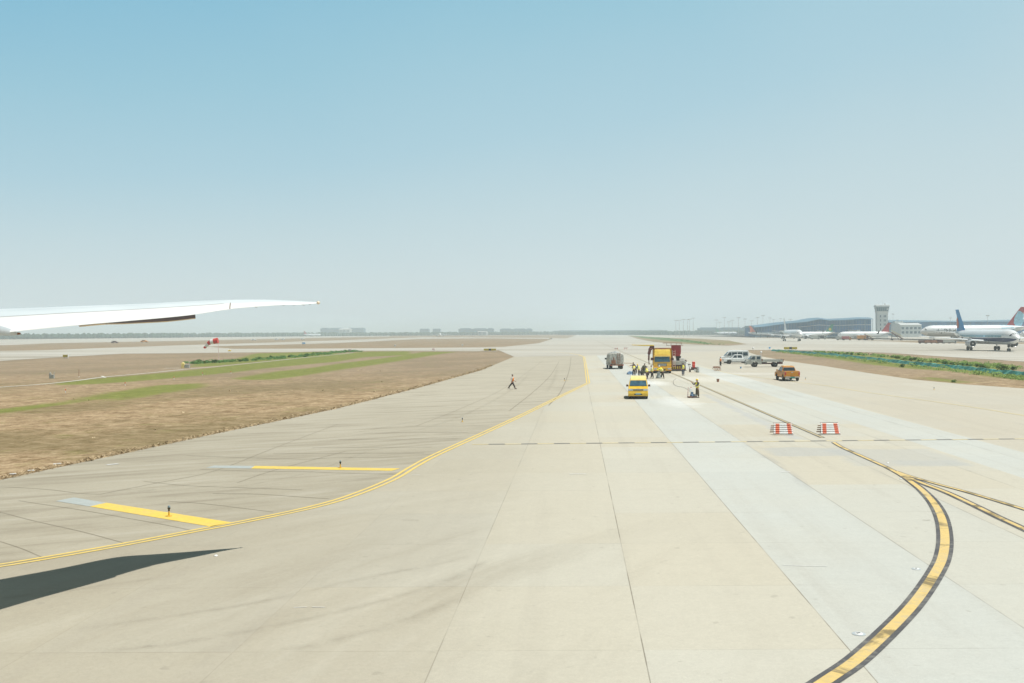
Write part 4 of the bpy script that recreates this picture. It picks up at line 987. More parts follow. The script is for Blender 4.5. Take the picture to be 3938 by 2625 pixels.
    for q in (-1, 1):
        hp, kn, an = K[q]; n = len(tv); tv += [(hp-Vector((0, 0, .06)), .110, .110), (kn, .088, .088), (kn.lerp(an, .9), .072, .072)]; te += [(1, n), (n, n+1), (n+1, n+2)]
        mb = MB(); a = an*s
        mb.frus(a.x, a.y-.06*s, max(0, a.z-.085*s), a.z-.085*s+.09*s, .048*s, .135*s, .038*s, .09*s, .03*s).build('shoe', 'shoe', t, True, bevel=.015)
    cloth('trousers', tv, te, trousers)
    if vest:
        vo = cloth('vest', [(T((0, .0, .88)), .188, .185), (T((0, 0, 1.12)), .188, .185), (T((0, 0, 1.32)), .215, .195), (T((0, 0, 1.45)), .150, .130)], [(0, 1), (1, 2), (2, 3)], vest)
        if stripe:
            mb = MB()
            for z in (1.06, 1.20):
                mb.rings([[Vector(T((.190*math.cos(a), .187*math.sin(a), z+dz)))*s for a in [2*PI*j/16 for j in range(16)]] for dz in (-.022, .022)], cap=False)
            so_ = mb.build('reflective_band', 'vest_stripe', vo)
    # head wear or hair
    mb = MB(); rs = []; rr = .098 if hat else .092
    for f in range(6):
        a = PI/2*f/5; r = rr*math.cos(a)+.002; zz = rr*1.05*math.sin(a)
        rs.append([Vector(hd((r*math.cos(b), r*1.12*math.sin(b)+.006, .150+zz)))*s for b in [2*PI*j/16 for j in range(16)]])
    mb.rings(rs)
    if hat:
        mb.add([Vector(hd(p))*s for p in ((-.075, -.07, .155), (.075, -.07, .155), (.055, -.155, .145), (-.055, -.155, .145), (-.075, -.07, .168), (.075, -.07, .168), (.055, -.155, .152), (-.055, -.155, .152))], [(0, 1, 2, 3), (4, 7, 6, 5), (0, 4, 5, 1), (1, 5, 6, 2), (2, 6, 7, 3), (3, 7, 4, 0)])
        mb.build('helmet', hat, t, True)
    else: mb.build('hair', 'hair', t, True)
    for q in (-1, 1):
        e_ = Vector(hd((q*.03, -.083, .13)))*s; MB().lathe(e_, [(.004, -.006), (.010, -.002), (.010, .002), (.004, .006)], 'y', 8).build('eye', 'dark', t, True)
    return t
Zp = Vector((0, 0, .034)); L90, R90 = -PI/2, PI/2
person('worker with yellow helmet and yellow vest alone by the grinder, hand at face', G(2682, 1530)+Zp, math.radians(-72), arms=((42, 100), (15, 70)), legs=((3, 0), (-3, 0)), trousers='trousers_brown', hat='helmet_yellow', h=1.76, head=8)
person('person walking alone on the asphalt left of the yellow line, dark trousers', G(1971, 1497)+Zp, R90*.9, arms=((-15, 20), (15, 25)), legs=((22, 2), (-28, 8)), shirt='shirt_white', trousers='trousers', vest='vest_orange', h=1.60, stripe=False)
CR = 'road workers in yellow vests around the machines'
person('bent worker in a yellow vest, leftmost of the crew just above the van roof', G(2438, 1446)+Zp, math.radians(170), bend=28, arms=((40, 30), (40, 30)), shirt='shirt_dark', group=CR)
person('worker in dark purple shirt and no vest, crouched behind the leftmost vest wearer', G(2444, 1436)+Zp, math.radians(-60), bend=30, arms=((60, 30), (60, 30)), shirt='shirt_dark', vest=None, hat=None, group=CR)
person('worker with a yellow helmet and blue-patched vest, second from the left in the crew', G(2457, 1447)+Zp, math.radians(-120), bend=15, arms=((30, 40), (30, 40)), shirt='shirt_blue', hat='helmet_yellow', group=CR)
person('bareheaded worker in a bright vest bending right above the van, dark legs apart', G(2489, 1457)+Zp, math.radians(-150), bend=25, arms=((50, 20), (50, 20)), legs=((12, 5), (-14, 0)), h=1.66, group=CR)
person('worker in a yellow vest facing left, just left of the yellow truck grille', G(2508, 1455)+Zp, L90, bend=8, arms=((50, 30), (45, 40)), legs=((8, 0), (-8, 0)), shirt='shirt_white', group=CR)
person('worker in a white helmet bending over the grey machine before the yellow truck', G(2548, 1455)+Zp, L90, bend=32, arms=((55, 10), (55, 10)), legs=((10, 0), (-10, 0)), hat='helmet_white', shirt='vest_yellow', h=1.78, group=CR)
person('bareheaded worker in a pale yellow vest and blue-grey trousers, right of the yellow truck', G(2627, 1444)+Zp, math.radians(15), arms=((8, 15), (12, 20)), trousers='trousers_blue', h=1.74, group=CR)
person('worker in a pale shirt standing behind the dark red mixer at its right end', G(2634, 1425)+Zp, math.radians(80), bend=10, arms=((50, 30), (50, 30)), shirt='shirt_white', vest=None, trousers='trousers_brown', group=CR)
person('person in camouflage clothing stooping beside the dark compressor behind the crew', G(2484, 1441)+Vector((-.5, .9, .034)), math.radians(60), bend=35, arms=((50, 30), (50, 30)), shirt='camo', vest=None, trousers='camo', group=CR)
person('small worker in an orange vest standing at the nose of the white pickup', G(2771, 1407)+Zp, math.radians(20), arms=((5, 15), (20, 40)), shirt='shirt_white', vest='vest_orange', h=1.62, stripe=False)

# ================================================================= airliners (nose at the origin, facing -Y, wheels on z = 0)
def airliner(label, loc, phi, L=37.6, dia=3.95, span=34.1, fin='fin_blue', belly='plane_grey', stripe=None, fin_mark=None, winglet=None, text=None, nacelle='plane_grey', simple=False, hue='plane_white', tail_band=None, group=None):
    t = thing('airliner', label, 'airliner', loc, phi, group); R = dia/2; s = dia/3.95; hc = R+1.75*s
    prof = [(0, .03, -.20), (.006, .20, -.19), (.018, .40, -.16), (.035, .60, -.10), (.06, .80, -.05), (.09, .93, -.01), (.125, 1, 0), (.70, 1, 0), (.78, .90, .08), (.86, .68, .24), (.93, .43, .40), (.985, .20, .50), (1, .07, .53)]
    def at(u):
        for (a, ra, za), (b, rb, zb) in zip(prof, prof[1:]):
            if u <= b: f = (u-a)/(b-a); return R*(ra+(rb-ra)*f), hc+R*(za+(zb-za)*f)
        return R*.07, hc+R*.53
    def S(u, th, out=0.0):   # th from the top, positive towards +X
        r, z = at(u); return Vector(((r+out)*math.sin(th), u*L, z+(r+out)*math.cos(th)))
    us = [p[0] for p in prof[:7]]+[.2, .3, .4, .5, .6]+[p[0] for p in prof[7:]]; n = 24
    MB().rings([[S(u, 2*PI*j/n) for j in range(n)] for u in us]).build('fuselage', hue, t, True)
    def band(name, mat, us, tf, out=.03*s, sides=(1, -1)):
        mb = MB()
        for q in sides:
            k = 4; rs = []
            for u in us:
                a, b = tf(u); rs.append([S(u, q*(a+(b-a)*i/k), out) for i in range(k+1)])
            vs = [p for r in rs for p in r]; m = k+1
            mb.add(vs, [(i*m+j, i*m+j+1, (i+1)*m+j+1, (i+1)*m+j) for i in range(len(rs)-1) for j in range(k)])
        return mb.build(name, mat, t, True)
    D = math.radians
    band('belly', belly, [.06, .09, .125, .3, .5, .7, .78, .86, .93], lambda u: (D(118), D(180)), .02*s)
    if stripe:
        band('cheatline', stripe, [.006, .018, .035, .06, .09, .125, .2, .35, .55, .75, .86], lambda u: (D(96), D(96)+D(38)*max(.34, 1-u*1.0)), .035*s)
        band('window_shade', 'pale_blue', [.13, .3, .5, .7, .8], lambda u: (D(76), D(92)), .028*s)
    # cockpit glass: six panes round the nose
    mb = MB()
    for a, b, u0, u1, u2, u3 in ((3, 26, .024, .041, .041, .025), (28, 50, .026, .042, .046, .030), (53, 72, .031, .047, .052, .040)):
        for q in (-1, 1):
            mb.add([S(u0+.004, q*D(a), .03), S(u1, q*D(a), .03), S(u2, q*D(b), .03), S(u3+.003, q*D(b), .03)], [(0, 1, 2, 3)])
    mb.build('cockpit_window', 'glass', t)
    if not simple:
        mb = MB(); nwin = int(L*1.25)
        for i in range(nwin):
            u = .13+.66*i/nwin
            if abs(u-.38) < .012: continue
            for q in (-1, 1): mb.add([S(u, q*D(80), .045), S(u+.23/L, q*D(80), .045), S(u+.23/L, q*D(88), .045), S(u, q*D(88), .045)], [(0, 1, 2, 3)])
        mb.build('cabin_windows', 'glass', t)
        for q in (-1, 1):
            for u in (.105, .83):
                MB().add([S(u, q*D(72), .05), S(u+.9/L, q*D(72), .05), S(u+.9/L, q*D(112), .05), S(u, q*D(112), .05)], [(0, 1, 2, 3)]).build('door', 'plane_grey', t)
    # wings
    def wing_part(name, root, tip, thick, mat, vertical=False):
        # root/tip = (Vector leading, chord)
        rs = []
        for f in (0, .35, .7, 1):
            le = root[0].lerp(tip[0], f); c = root[1]+(tip[1]-root[1])*(f if root[1] < 3 else min(1, f*1.25)**.8); th = thick*c
            sec = [(0, 0), (.12, .42), (.35, .5), (.7, .28), (1, 0), (.7, -.22), (.35, -.4), (.12, -.36)]
            rs.append([le+(Vector((w_*th, u*c, 0)) if vertical else Vector((0, u*c, w_*th))) for u, w_ in sec])
        return MB().rings(rs).build(name, mat, t, True)
    hs_ = span/2
    for q in (-1, 1):
        root = (Vector((q*R*.55, .335*L, hc-.62*R)), .185*L); tip = (Vector((q*hs_, .335*L+hs_*.53, hc-.62*R+hs_*.085)), .042*L)
        wg = wing_part('wing', root, tip, .11, 'plane_white')
        if winglet:
            p = tip[0]+Vector((0, .3, 0)); MB().rings([[p+Vector((q*a, b, c)) for a, b, c in ((-.06, 0, 0), (.06, 0, 0), (.06, .05*L*.8, 0), (-.06, .05*L*.8, 0))], [p+Vector((q*a, b, c)) for a, b, c in ((.50, 1.2, 2.3*s), (.58, 1.2, 2.3*s), (.58, 2.1, 2.3*s), (.50, 2.1, 2.3*s))]]).build('winglet', winglet, wg)
        f = .335; ex = q*hs_*f; ey = .335*L+hs_*f*.53; ez = hc-.62*R+hs_*f*.085-1.05*s; er = .98*s*(1.15 if dia > 5 else 1)
        e_ = MB().lathe((ex, ey-2.6*s, ez), [(er*.82, .05), (er*.93, 0), (er, .35*s), (er*1.03, 1.2*s), (er*.95, 2.4*s), (er*.70, 3.5*s), (er*.45, 3.6*s), (er*.25, 4.3*s), (0, 4.4*s)], 'y', 22).build('engine', nacelle, t, True)
        MB().lathe((ex, ey-2.6*s, ez), [(er*.84, -.02), (er*.84, .02), (0, .02)], 'y', 22).build('intake', 'dark', e_)
        MB().rings([[Vector((ex+r_*math.cos(2*PI*j/22), ey-2.6*s+h_, ez+r_*math.sin(2*PI*j/22))) for j in range(22)] for r_, h_ in ((er*.80, .0), (er*.86, -.06), (er*.93, -.05), (er*.965, .12))], cap=False).build('intake_lip', 'silver', e_, True)
        MB().lathe((ex, ey-2.62*s, ez), [(0, -.25), (er*.22, -.02)], 'y', 12).build('spinner', 'grey_paint', e_, True)
        MB().frus(ex, ey-.1*s, ez+er*.8, ez+er*.8+.75*s, .13*s, 1.7*s, .12*s, 2.2*s, .8*s).build('pylon', 'plane_grey', e_)
        r2, z2 = at(.90); wing_part('tailplane', (Vector((q*r2*.5, .865*L, z2+.2*R)), .095*L), (Vector((q*hs_*.365, .865*L+hs_*.21, z2+.2*R+.5*s)), .038*L), .09, 'plane_white')
    r3, z3 = at(.86); H_t = 11.76*s-(z3+r3*.9) if dia < 5 else 19.3-(z3+r3*.9)
    fz = z3+r3*.82; root = (Vector((0, .80*L, fz)), .155*L); tip = (Vector((0, .80*L+H_t*.78, fz+H_t)), .060*L)
    fo = wing_part('tail_fin', root, tip, .055, fin, True)
    if fin_mark:
        mb = MB(); 
        for q in (-1, 1):
            for (u, w_, rr, mm) in fin_mark[1]:
                c = root[0].lerp(tip[0], w_)+Vector((q*.055*L*.155*.36, u*(root[1]+(tip[1]-root[1])*w_), 0)); k = 9
                mb.add([c]+[c+Vector((q*.05, rr*H_t*math.cos(2*PI*i/k)*(1+.25*math.sin(3.1*i)), rr*H_t*mm*math.sin(2*PI*i/k)*(1+.2*math.cos(2.3*i)))) for i in range(k)], [(0, i+1, (i+1) % k+1) for i in range(k)])
        mb.build('fin_emblem', fin_mark[0], fo)
    if tail_band:
        band('tail_band', tail_band, [.74, .78, .82, .86], lambda u: (D(5), D(125)), .03*s)
    # gear
    def gear(x, y, r, w_, gap, doorx=0):
        g = MB().tube((x, y, r), (x, y, hc-R*.75), .13*s, .17*s, 10).bar((x-gap, y, r), (x+gap, y, r), .14*s, .14*s).bar((x, y, r+.4), (x, y+1.1*s, hc-R*.8), .10*s, .10*s).build('landing_gear', 'silver', t)
        for q in (-1, 1):
            w2 = MB().lathe((x+q*gap, y, r), [(r*.5, -w_/2), (r*.95, -w_/2), (r, -w_*.3), (r, w_*.3), (r*.95, w_/2), (r*.5, w_/2), (0, w_*.3)], 'x', 18).build('wheel', 'tyre', g, True)
    gear(0, .13*L, .38*s, .24*s, .26*s)
    for q in (-1, 1): gear(q*3.8*s, .13*L+.38*L, .58*s, .42*s, .46*s)
    for q in (-1, 1): MB().box(q*.42*s-.03, q*.42*s+.03, .13*L-1.5*s, .13*L-.15, hc-R*1.35, hc-R*.92).build('gear_door', 'dark' if stripe else belly, t)
    MB().lathe((0, .13*L-.22, hc-R*1.28), [(.13, -.06), (.15, .0), (.1, .1), (0, .12)], 'y', 10).build('taxi_light', 'lamp_glow', t)
    if text:
        for q in ((1,) if phi < 0 else (-1,)): pass
        txt, u0, size, mat_, dz = text
        cu = bpy.data.curves.new('t', 'FONT'); cu.body = txt; cu.size = size; cu.extrude = .01; cu.space_character = 1.4
        to = bpy.data.objects.new('t', cu); C.objects.link(to); bpy.context.view_layer.update()
        me = bpy.data.meshes.new_from_object(to.evaluated_get(bpy.context.evaluated_depsgraph_get())); bpy.data.objects.remove(to); bpy.data.curves.remove(cu)
        for v in me.vertices:   # wrap the lettering on the port side, reading from the nose to the tail
            u = u0+v.co.x/L; th = D(90)-(dz+v.co.y)/R; sgn = 1
            p = S(u, sgn*th, .06+v.co.z); v.co = p
        me.materials.clear(); me.materials.append(MATS[mat_]); o = bpy.data.objects.new('lettering', me); C.objects.link(o); o.parent = t
    return t
def nose_from(p, phi, back):    # p = ground point of a place `back` metres behind the nose
    fwd = Vector((math.sin(phi), -math.cos(phi), 0)); return Vector((p.x, p.y, .046))+fwd*back
PH = math.radians(.4)
airliner('white airliner with a dark blue stripe and blue tail fin, taxiing at the right edge', nose_from(G(3879, 1351), PH, .13*48), PH, L=47, dia=4.4, span=38, stripe='plane_blue', fin='fin_blue', fin_mark=('flower_red', [(.72, .30, .13, 1.5), (.70, .50, .09, 1.4)]), belly='plane_grey')
p = AT(3538, 1290, 560)
airliner('white wide-body airliner with a red tail fin and grey lettering, behind the blue-tailed one', (p.x, 560, .046), -PI/2, L=60.5, dia=6.3, span=60.3, fin='fin_red', fin_mark=('pale_blue', [(.60, .28, .26, 1.35), (.52, .55, .20, 1.2)]), text=('AJDEH', .135, 3.0, 'dark', -.9), tail_band='pale_blue')
PH3 = math.radians(2.3)
airliner('all-white airliner facing the camera with upturned dark wingtips, left of the tower', nose_from(Vector((G(3071, 1312).x, G(3071, 1312).y, 0)), PH3, .13*42), PH3, L=42, dia=4.9, span=42, fin='plane_white', winglet='dark', belly='plane_white')
p = AT(3030, 1280, 800); airliner('white airliner with a green and yellow tail fin, parked in front of the terminal', (p.x, 800, .046), -PI/2, fin='fin_green', fin_mark=('fin_yellow', [(.45, .35, .16, 1.1)]), simple=True, belly='plane_white')
p = AT(3221, 1280, 692); airliner('white airliner with a dark red tail fin, parked below the control tower', (p.x, 692, .046), -PI/2, fin='fin_red', simple=True, winglet='dark')
p = AT(3022, 1280, 1000); airliner('distant white airliner with a slim red fin, behind the left wing of the all-white one', (p.x, 1000, .046), PI/2, fin='signal_orange', simple=True)
p = AT(2836, 1280, 1650); airliner('faint white airliner with a teal tail, among the light masts', (p.x, 1650, .03), PI/2, fin='fin_green', simple=True)
p = AT(1234, 1280, 2150); airliner('tiny white airliner with a red tail fin far off beyond the windsock', (p.x, 2150, .03), PI/2, fin='fin_red', simple=True)
p = AT(1693, 1280, 1600); airliner('tiny white airliner seen nose-on, far off above the yellow and black board', (p.x, 1600, .03), math.radians(7.8), fin='plane_white', simple=True)
p = AT(3956, 1280, 640); airliner('white airliner nose cut by the right edge, behind the blue-striped one', (p.x-6, 640, .046), -PI/2, simple=True)

# ================================================================= buildings
def tower():
    p = AT(3391, 1280, 900); t = thing('control_tower', 'pale control tower with a flared glass cab above the terminal', 'tower', (p.x, 900, 0), math.radians(-8)); t.scale = (.80, .80, 1.10)
    w = MB()
    for side in (-1, 1): w.box(side*5.6-.35, side*5.6+.35, -5.6, 5.6, 0, 20.2)
    w.box(-5.25, 5.25, -5.5, 5.5, 0, 20.0).build('shaft', 'tower_wall', t, bevel=.1)
    for i in range(5):
        for x in (-2.7, 1.3, 2.9):
            MB().box(x, x+1.1, -5.56, -5.46, 3+i*3.4, 4.7+i*3.4).build('window', 'far_window', t)
    MB().rings([[Vector((k*x, k*y, z)) for x, y in ((-1, -1), (1, -1), (1, 1), (-1, 1))] for k, z in ((5.9, 19.8), (6.6, 21.6))]).build('cab_base', 'tower_wall', t)
    g = MB().rings([[Vector((k*x, k*y, z)) for x, y in ((-1, -1), (-.4, -1.06), (.4, -1.06), (1, -1), (1, 1), (-1, 1))] for k, z in ((6.35, 21.6), (7.05, 25.0))]).build('cab_glass', 'tower_glass', t)
    m = MB()
    for k in range(7): m.bar((-6.5+k*2.17, -6.75, 21.6), (-7.1+k*2.37, -7.55, 25.0), .16, .16)
    m.build('mullion', 'tower_wall', g)
    MB().rings([[Vector((k*x, k*y, z)) for x, y in ((-1, -1), (1, -1), (1, 1), (-1, 1))] for k, z in ((7.5, 25.0), (7.6, 26.3), (6.9, 26.9))]).build('roof', 'tower_wall', t)
    m = MB().tube((1, 0, 26.9), (1, 0, 30.2), .10, .05).tube((-3, 2, 26.9), (-3, 2, 29), .08).lathe((3.6, 0, 26.9), [(.7, 0), (.9, .5), (.7, 1.1), (0, 1.4)], n=12)
    m.build('antenna', 'mast', t)
    MB().box(4.4, 6.2, -7.0, -5.6, 22.4, 24.4).build('balcony_sign', 'terminal_light', t)
tower()
def terminal():
    Y = 1000; X0, X1 = AT(2898, 1280, Y).x, AT(3372, 1280, Y).x
    t = thing('terminal_building', 'long blue glass terminal with a low domed roof left of the control tower', 'terminal', ((X0+X1)/2, Y, 0)); hx = (X1-X0)/2
    roof = [(-1, 11.6), (-.8, 12.6), (-.5, 15.2), (-.16, 17.0), (-.02, 18.6), (.05, 19.6), (.12, 19.3), (.18, 18.2), (.45, 18.6), (.7, 19.6), (.98, 19.2)]
    top = lambda x: next(za+(zb-za)*(x-xa)/(xb-xa) for (xa, za), (xb, zb) in zip(roof, roof[1:]+[(1.01, 19)]) if x <= xb+1e-6)
    xs = [-.98+i*.07 for i in range(28)]
    MB().rings([[Vector((x*hx, y, z)) for y, z in ((0, 1.0), (60, 1.0), (60, top(x)-1.5), (0, top(x)-1.5))] for x in xs]).build('glass_wall', 'terminal_glass', t)
    MB().rings([[Vector((x*hx*1.02, y, z)) for y, z in ((-5, top(x)-1.5), (64, top(x)-1.5), (50, top(x)+.3), (8, top(x)+.4))] for x in xs]).build('roof', 'terminal_roof', t)
    MB().rings([[Vector((x*hx, y, z)) for y, z in ((-1.2, top(x)*.62), (-.2, top(x)*.62), (-.2, top(x)*.62+.55), (-1.2, top(x)*.62+.55))] for x in xs if x > -.3]).build('light_band', 'terminal_light', t)
    MB().box(-hx*.98, hx*.98, -3, 0, 0, 1.0).box(-hx*.9, hx*.95, -6, -.3, 3.8, 4.5).build('ground_floor', 'terminal_light', t)
    m = MB()
    for i in range(44): x = -.96+i*.044; m.box(x*hx-.18, x*hx+.18, -.5, -.05, 1, top(min(.97, x))-1.6)
    for i in range(9): x = -.9+i*.21; m.tube((x*hx, -4, 0), (x*hx+1.5, -4, top(min(.95, x))-1.5), .35)
    m.build('columns', 'far_wall', t)
    for i, x in enumerate((-.55, .05, .55)):
        MB().box(x*hx-1.6, x*hx+1.6, -34, -1, 4.4, 7.2).box(x*hx-1, x*hx+1, -34, -31, 0, 4.4).build('boarding_bridge', 'terminal_light', t)
terminal()
def pier():
    Y = 1100; X0, X1 = AT(3425, 1280, Y).x, AT(4300, 1280, Y).x
    t = thing('terminal_pier', 'long flat-roofed blue-grey terminal pier right of the control tower', 'terminal', ((X0+X1)/2, Y, 0)); hx = (X1-X0)/2
    MB().box(-hx, hx, 0, 40, .8, 15.6).build('glass_wall', 'terminal_glass', t)
    MB().rings([[Vector((x*hx, y, z)) for y, z in ((-4, 15.6), (44, 15.6), (38, 17.6+.8*math.sin(x*4)), (2, 17.6+.8*math.sin(x*4)))] for x in (-1.02, -.7, -.4, -.1, .2, .5, .8, 1.02)]).build('roof', 'terminal_roof', t)
    m = MB()
    for i in range(40): x = -hx+i*hx/20; m.box(x, x+.4, -.5, -.02, .8, 15.5)
    m.box(-hx, hx, -.8, -.1, 8.0, 8.7).build('frame', 'far_wall', t)
    MB().box(-hx, hx, -2, 0, 0, .8).build('plinth', 'terminal_light', t)
pier()
def hall(name, label, cat, x0, x1, ytop, Y, depth, wall='far_wall', roofk='step', wins=8):
    a, b = AT(x0, ytop, Y), AT(x1, ytop, Y); hx = (b.x-a.x)/2; h = (a.z+b.z)/2
    t = thing(name, label, cat, ((a.x+b.x)/2, Y, 0))
    MB().box(-hx, hx, 0, depth, 0, h*.86).build('wall', wall, t)
    if roofk == 'step': MB().box(-hx*1.01, hx*1.01, -.6, depth+.6, h*.86, h*.90).box(-hx*.9, -hx*.35, 4, depth-3, h*.9, h).box(-hx*.1, hx*.55, 4, depth-3, h*.9, h*.985).box(hx*.7, hx*.93, 4, depth-3, h*.9, h).build('roof', wall, t)
    else: MB().rings([[Vector((x, y, z)) for y, z in ((-1, h*.86), (depth+1, h*.86), (depth*.5, h))] for x in (-hx*1.02, hx*1.02)]).build('roof', 'terminal_light', t)
    m = max(1, wins)
    for r_ in (.25, .55):
        for i in range(m):
            w_ = 2*hx/m; MB().box(-hx+(i+.2)*w_, -hx+(i+.8)*w_, -.3, -.05, h*r_, h*(r_+.16)).build('window', 'far_window', t)
    return t
hall('office_block', 'hazy blue-grey block on the horizon right of the tiny red-tailed airliner, the left half', 'building', 1232, 1312, 1259.5, 3000, 30)
hall('office_block', 'hazy blue-grey block on the horizon, right of the small white tent roof', 'building', 1336, 1398, 1259.5, 3020, 30)
hall('white_hall', 'small pale hall with a ridge roof between two hazy blocks on the horizon', 'building', 1303, 1345, 1262, 2900, 30, 'terminal_light', 'ridge', 3)
hall('office_block', 'faint low block on the horizon above the tiny nose-on airliner, left one', 'building', 1614, 1648, 1263, 3000, 25, wins=4)
hall('office_block', 'faint low block on the horizon above the tiny nose-on airliner, right one', 'building', 1664, 1692, 1263, 3000, 25, wins=4)
hall('office_block', 'wide hazy block on the horizon, left of the taxiway vanishing point', 'building', 1763, 1897, 1261, 2900, 30)
hall('office_block', 'hazy block just left of where the taxiway vanishes, beside a wider one', 'building', 1922, 2046, 1262.5, 3000, 30)
hall('low_shed', 'long low hazy shed at the vanishing point of the taxiway', 'building', 2128, 2560, 1268.5, 3100, 30, wins=14)
hall('white_hangar', 'tiny pale hangar roof glinting in the haze left of the vanishing point', 'building', 1837, 1871, 1273, 2300, 30, 'terminal_light', 'ridge', 2)
hall('low_terminal', 'low hazy blue building behind the light masts, left of the glass terminal', 'building', 2690, 2895, 1258, 2100, 40, wins=10)
hall('service_building', 'pale canopy building with a flat white roof right of the tower', 'building', 3464, 3544, 1241, 950, 20, 'tower_wall', 'ridge', 5)
hall('service_building', 'small cream block beside the tower, left of the white canopy roof', 'building', 3444, 3480, 1234, 980, 14, 'tower_wall', 'step', 3)
hall('tented_hall', 'faint pale roof in the haze far left, behind the tree line', 'building', 770, 812, 1281, 2300, 20, 'terminal_light', 'ridge', 2)

# tree lines far off
MT = (lambda b: b.fin(b.ramp(b.noise(b.obj(), .25, 5.0, .7), [(.3, (.012, .03, .018)), (.55, (.04, .075, .035)), (.75, (.08, .12, .06))]), .95))(NB('far_foliage'))
def tree_line(name, pts, Y0, h, seedv):
    rnd = random.Random(seedv); mb = MB()
    for (xa, Ya), (xb, Yb) in zip(pts, pts[1:]):
        a, b = AT(xa, 1280, Ya), AT(xb, 1280, Yb); L_ = (b-a).length; x = 0
        while x < L_:
            f = x/L_; c = a.lerp(b, f); hh = h*rnd.uniform(.85, 1.1); r = hh*rnd.uniform(.4, .7); c = Vector((c.x, c.y+rnd.uniform(-9, 9), 0))
            rs = []
            for k in range(4):
                z = hh*(.02, .35, .75, .97)[k]; rr = r*(.8, 1.05, .8, .25)[k]
                rs.append([c+Vector((rr*rnd.uniform(.7, 1.2)*math.cos(2*PI*j/7), rr*rnd.uniform(.7, 1.2)*math.sin(2*PI*j/7), z*rnd.uniform(.9, 1.1))) for j in range(7)])
            mb.rings(rs); x += r*rnd.uniform(.35, .8)
    o = mb.build(name, MT); return tag(o, kind='stuff')
tree_line('tree_belt', [(-500, 1250), (0, 1500), (300, 1600), (700, 1800)], 0, 8.2, 1)
tree_line('tree_belt', [(560, 2000), (700, 2000), (900, 2050), (1300, 2300), (2150, 2700)], 0, 8.5, 2)
tree_line('tree_belt', [(2150, 2500), (2560, 1900), (2700, 1850), (3000, 1700)], 0, 8.0, 3)

# flood-light masts
def mast():
    t = thing('floodlight_mast', 'tall slim floodlight mast fading in the haze left of the terminal', 'light mast', (0, 0, 0), 0, 'floodlight masts along the apron')
    MB().tube((0, 0, 0), (0, 0, 24), .28, .13, 8).build('pole', 'mast', t)
    h = MB().bar((-2.4, 0, 24), (2.4, 0, 24), .25, .3).build('crossarm', 'mast', t)
    m = MB()
    for x in (-2.1, -1.2, -.3, .6, 1.5): m.box(x, x+.55, -.5, -.1, 23.6, 24.3)
    m.build('lamp_head', 'grey_paint', h)
    MB().box(-.5, .5, -.5, .5, 0, .6).build('footing', 'concrete_pale', t)
    return t
ms = mast(); first = True
MX = [(2599, 1230), (2612, 1231), (2628, 1227), (2644, 1228), (2652, 1226), (2666, 1222), (2755, 1229), (2768, 1238), (2786, 1219), (2803, 1236), (2816, 1230), (2840, 1220), (2865, 1225), (2913, 1219), (2934, 1212), (2961, 1221), (2975, 1228), (3002, 1224), (3040, 1226), (2890, 1232)]
for i, (x, yt) in enumerate(MX):
    Y = 1150+(i*37 % 9)*28; top = AT(x, yt, Y); s = top.z/24.3
    wh = 'in the hazy row near the vanishing point' if x < 2700 else ('behind the faint teal-tailed airliner' if x < 2870 else 'above the left end of the glass terminal')
    o = ms if first else copy_at(ms, (0, 0, 0)); first = False
    o.location = (top.x, Y, 0); o.scale = (1, 1, s); o['label'] = 'tall slim floodlight mast '+wh; o['group'] = 'floodlight masts '+wh
o = copy_at(ms, (AT(3798, 1212, 620).x, 620, 0), 0, 'single thin mast in front of the white wide-body airliner', 'lone mast'); o.scale = (.5, .5, AT(3798, 1212, 620).z/24.3); o['group'] = ''
del o['group']
for x, yt, Y in ((3655, 1221, 1000), (3450, 1229, 990), (3434, 1206, 1050)):
    o = copy_at(ms, (AT(x, yt, Y).x, Y, 0), 0, {3655: 'thin mast just left of the blue tail fin', 3450: 'thin mast over the cream block beside the control tower', 3434: 'short thin mast right of the control tower cab'}[x]); o.scale = (.6, 1, AT(x, yt, Y).z/24.3); del o['group']

# ================================================================= ground equipment in front of the terminal
def stairs(loc, label, k=1.0):
    t = thing('boarding_stairs', label, 'boarding stairs', loc, PI/2)
    m = MB()
    for i in range(12): m.box(-1, 1, -3+i*.5, -2.5+i*.5, .8+i*.28, 1.08+i*.28)
    m.build('steps', 'rust', t); MB().bar((-1.05, -3, 1.9), (-1.05, 3, 5.2), .08, .1).bar((1.05, -3, 1.9), (1.05, 3, 5.2), .08, .1).build('handrail', 'cream_yellow', t)
    MB().box(-1.1, 1.1, -3.4, 3.4, .5, .85).bar((0, 2.6, .8), (0, 2.2, 4.2), .25, .25).bar((0, -1, .8), (0, 1.8, 3.6), .2, .2).build('chassis', 'brown_metal', t)
    for x in (-1, 1):
        for y in (-2.4, 2.4): wheel(t, x, y, .4, .25)
    t.scale = (k, k, k); return t
stairs((AT(3448, 1290, 640).x, 640, .05), 'brown boarding stairs standing right of the dark red tail', 1.25)
stairs((AT(3340, 1290, 650).x, 650, .05), 'rusty boarding stairs under the wing of the dark-red-tailed airliner')
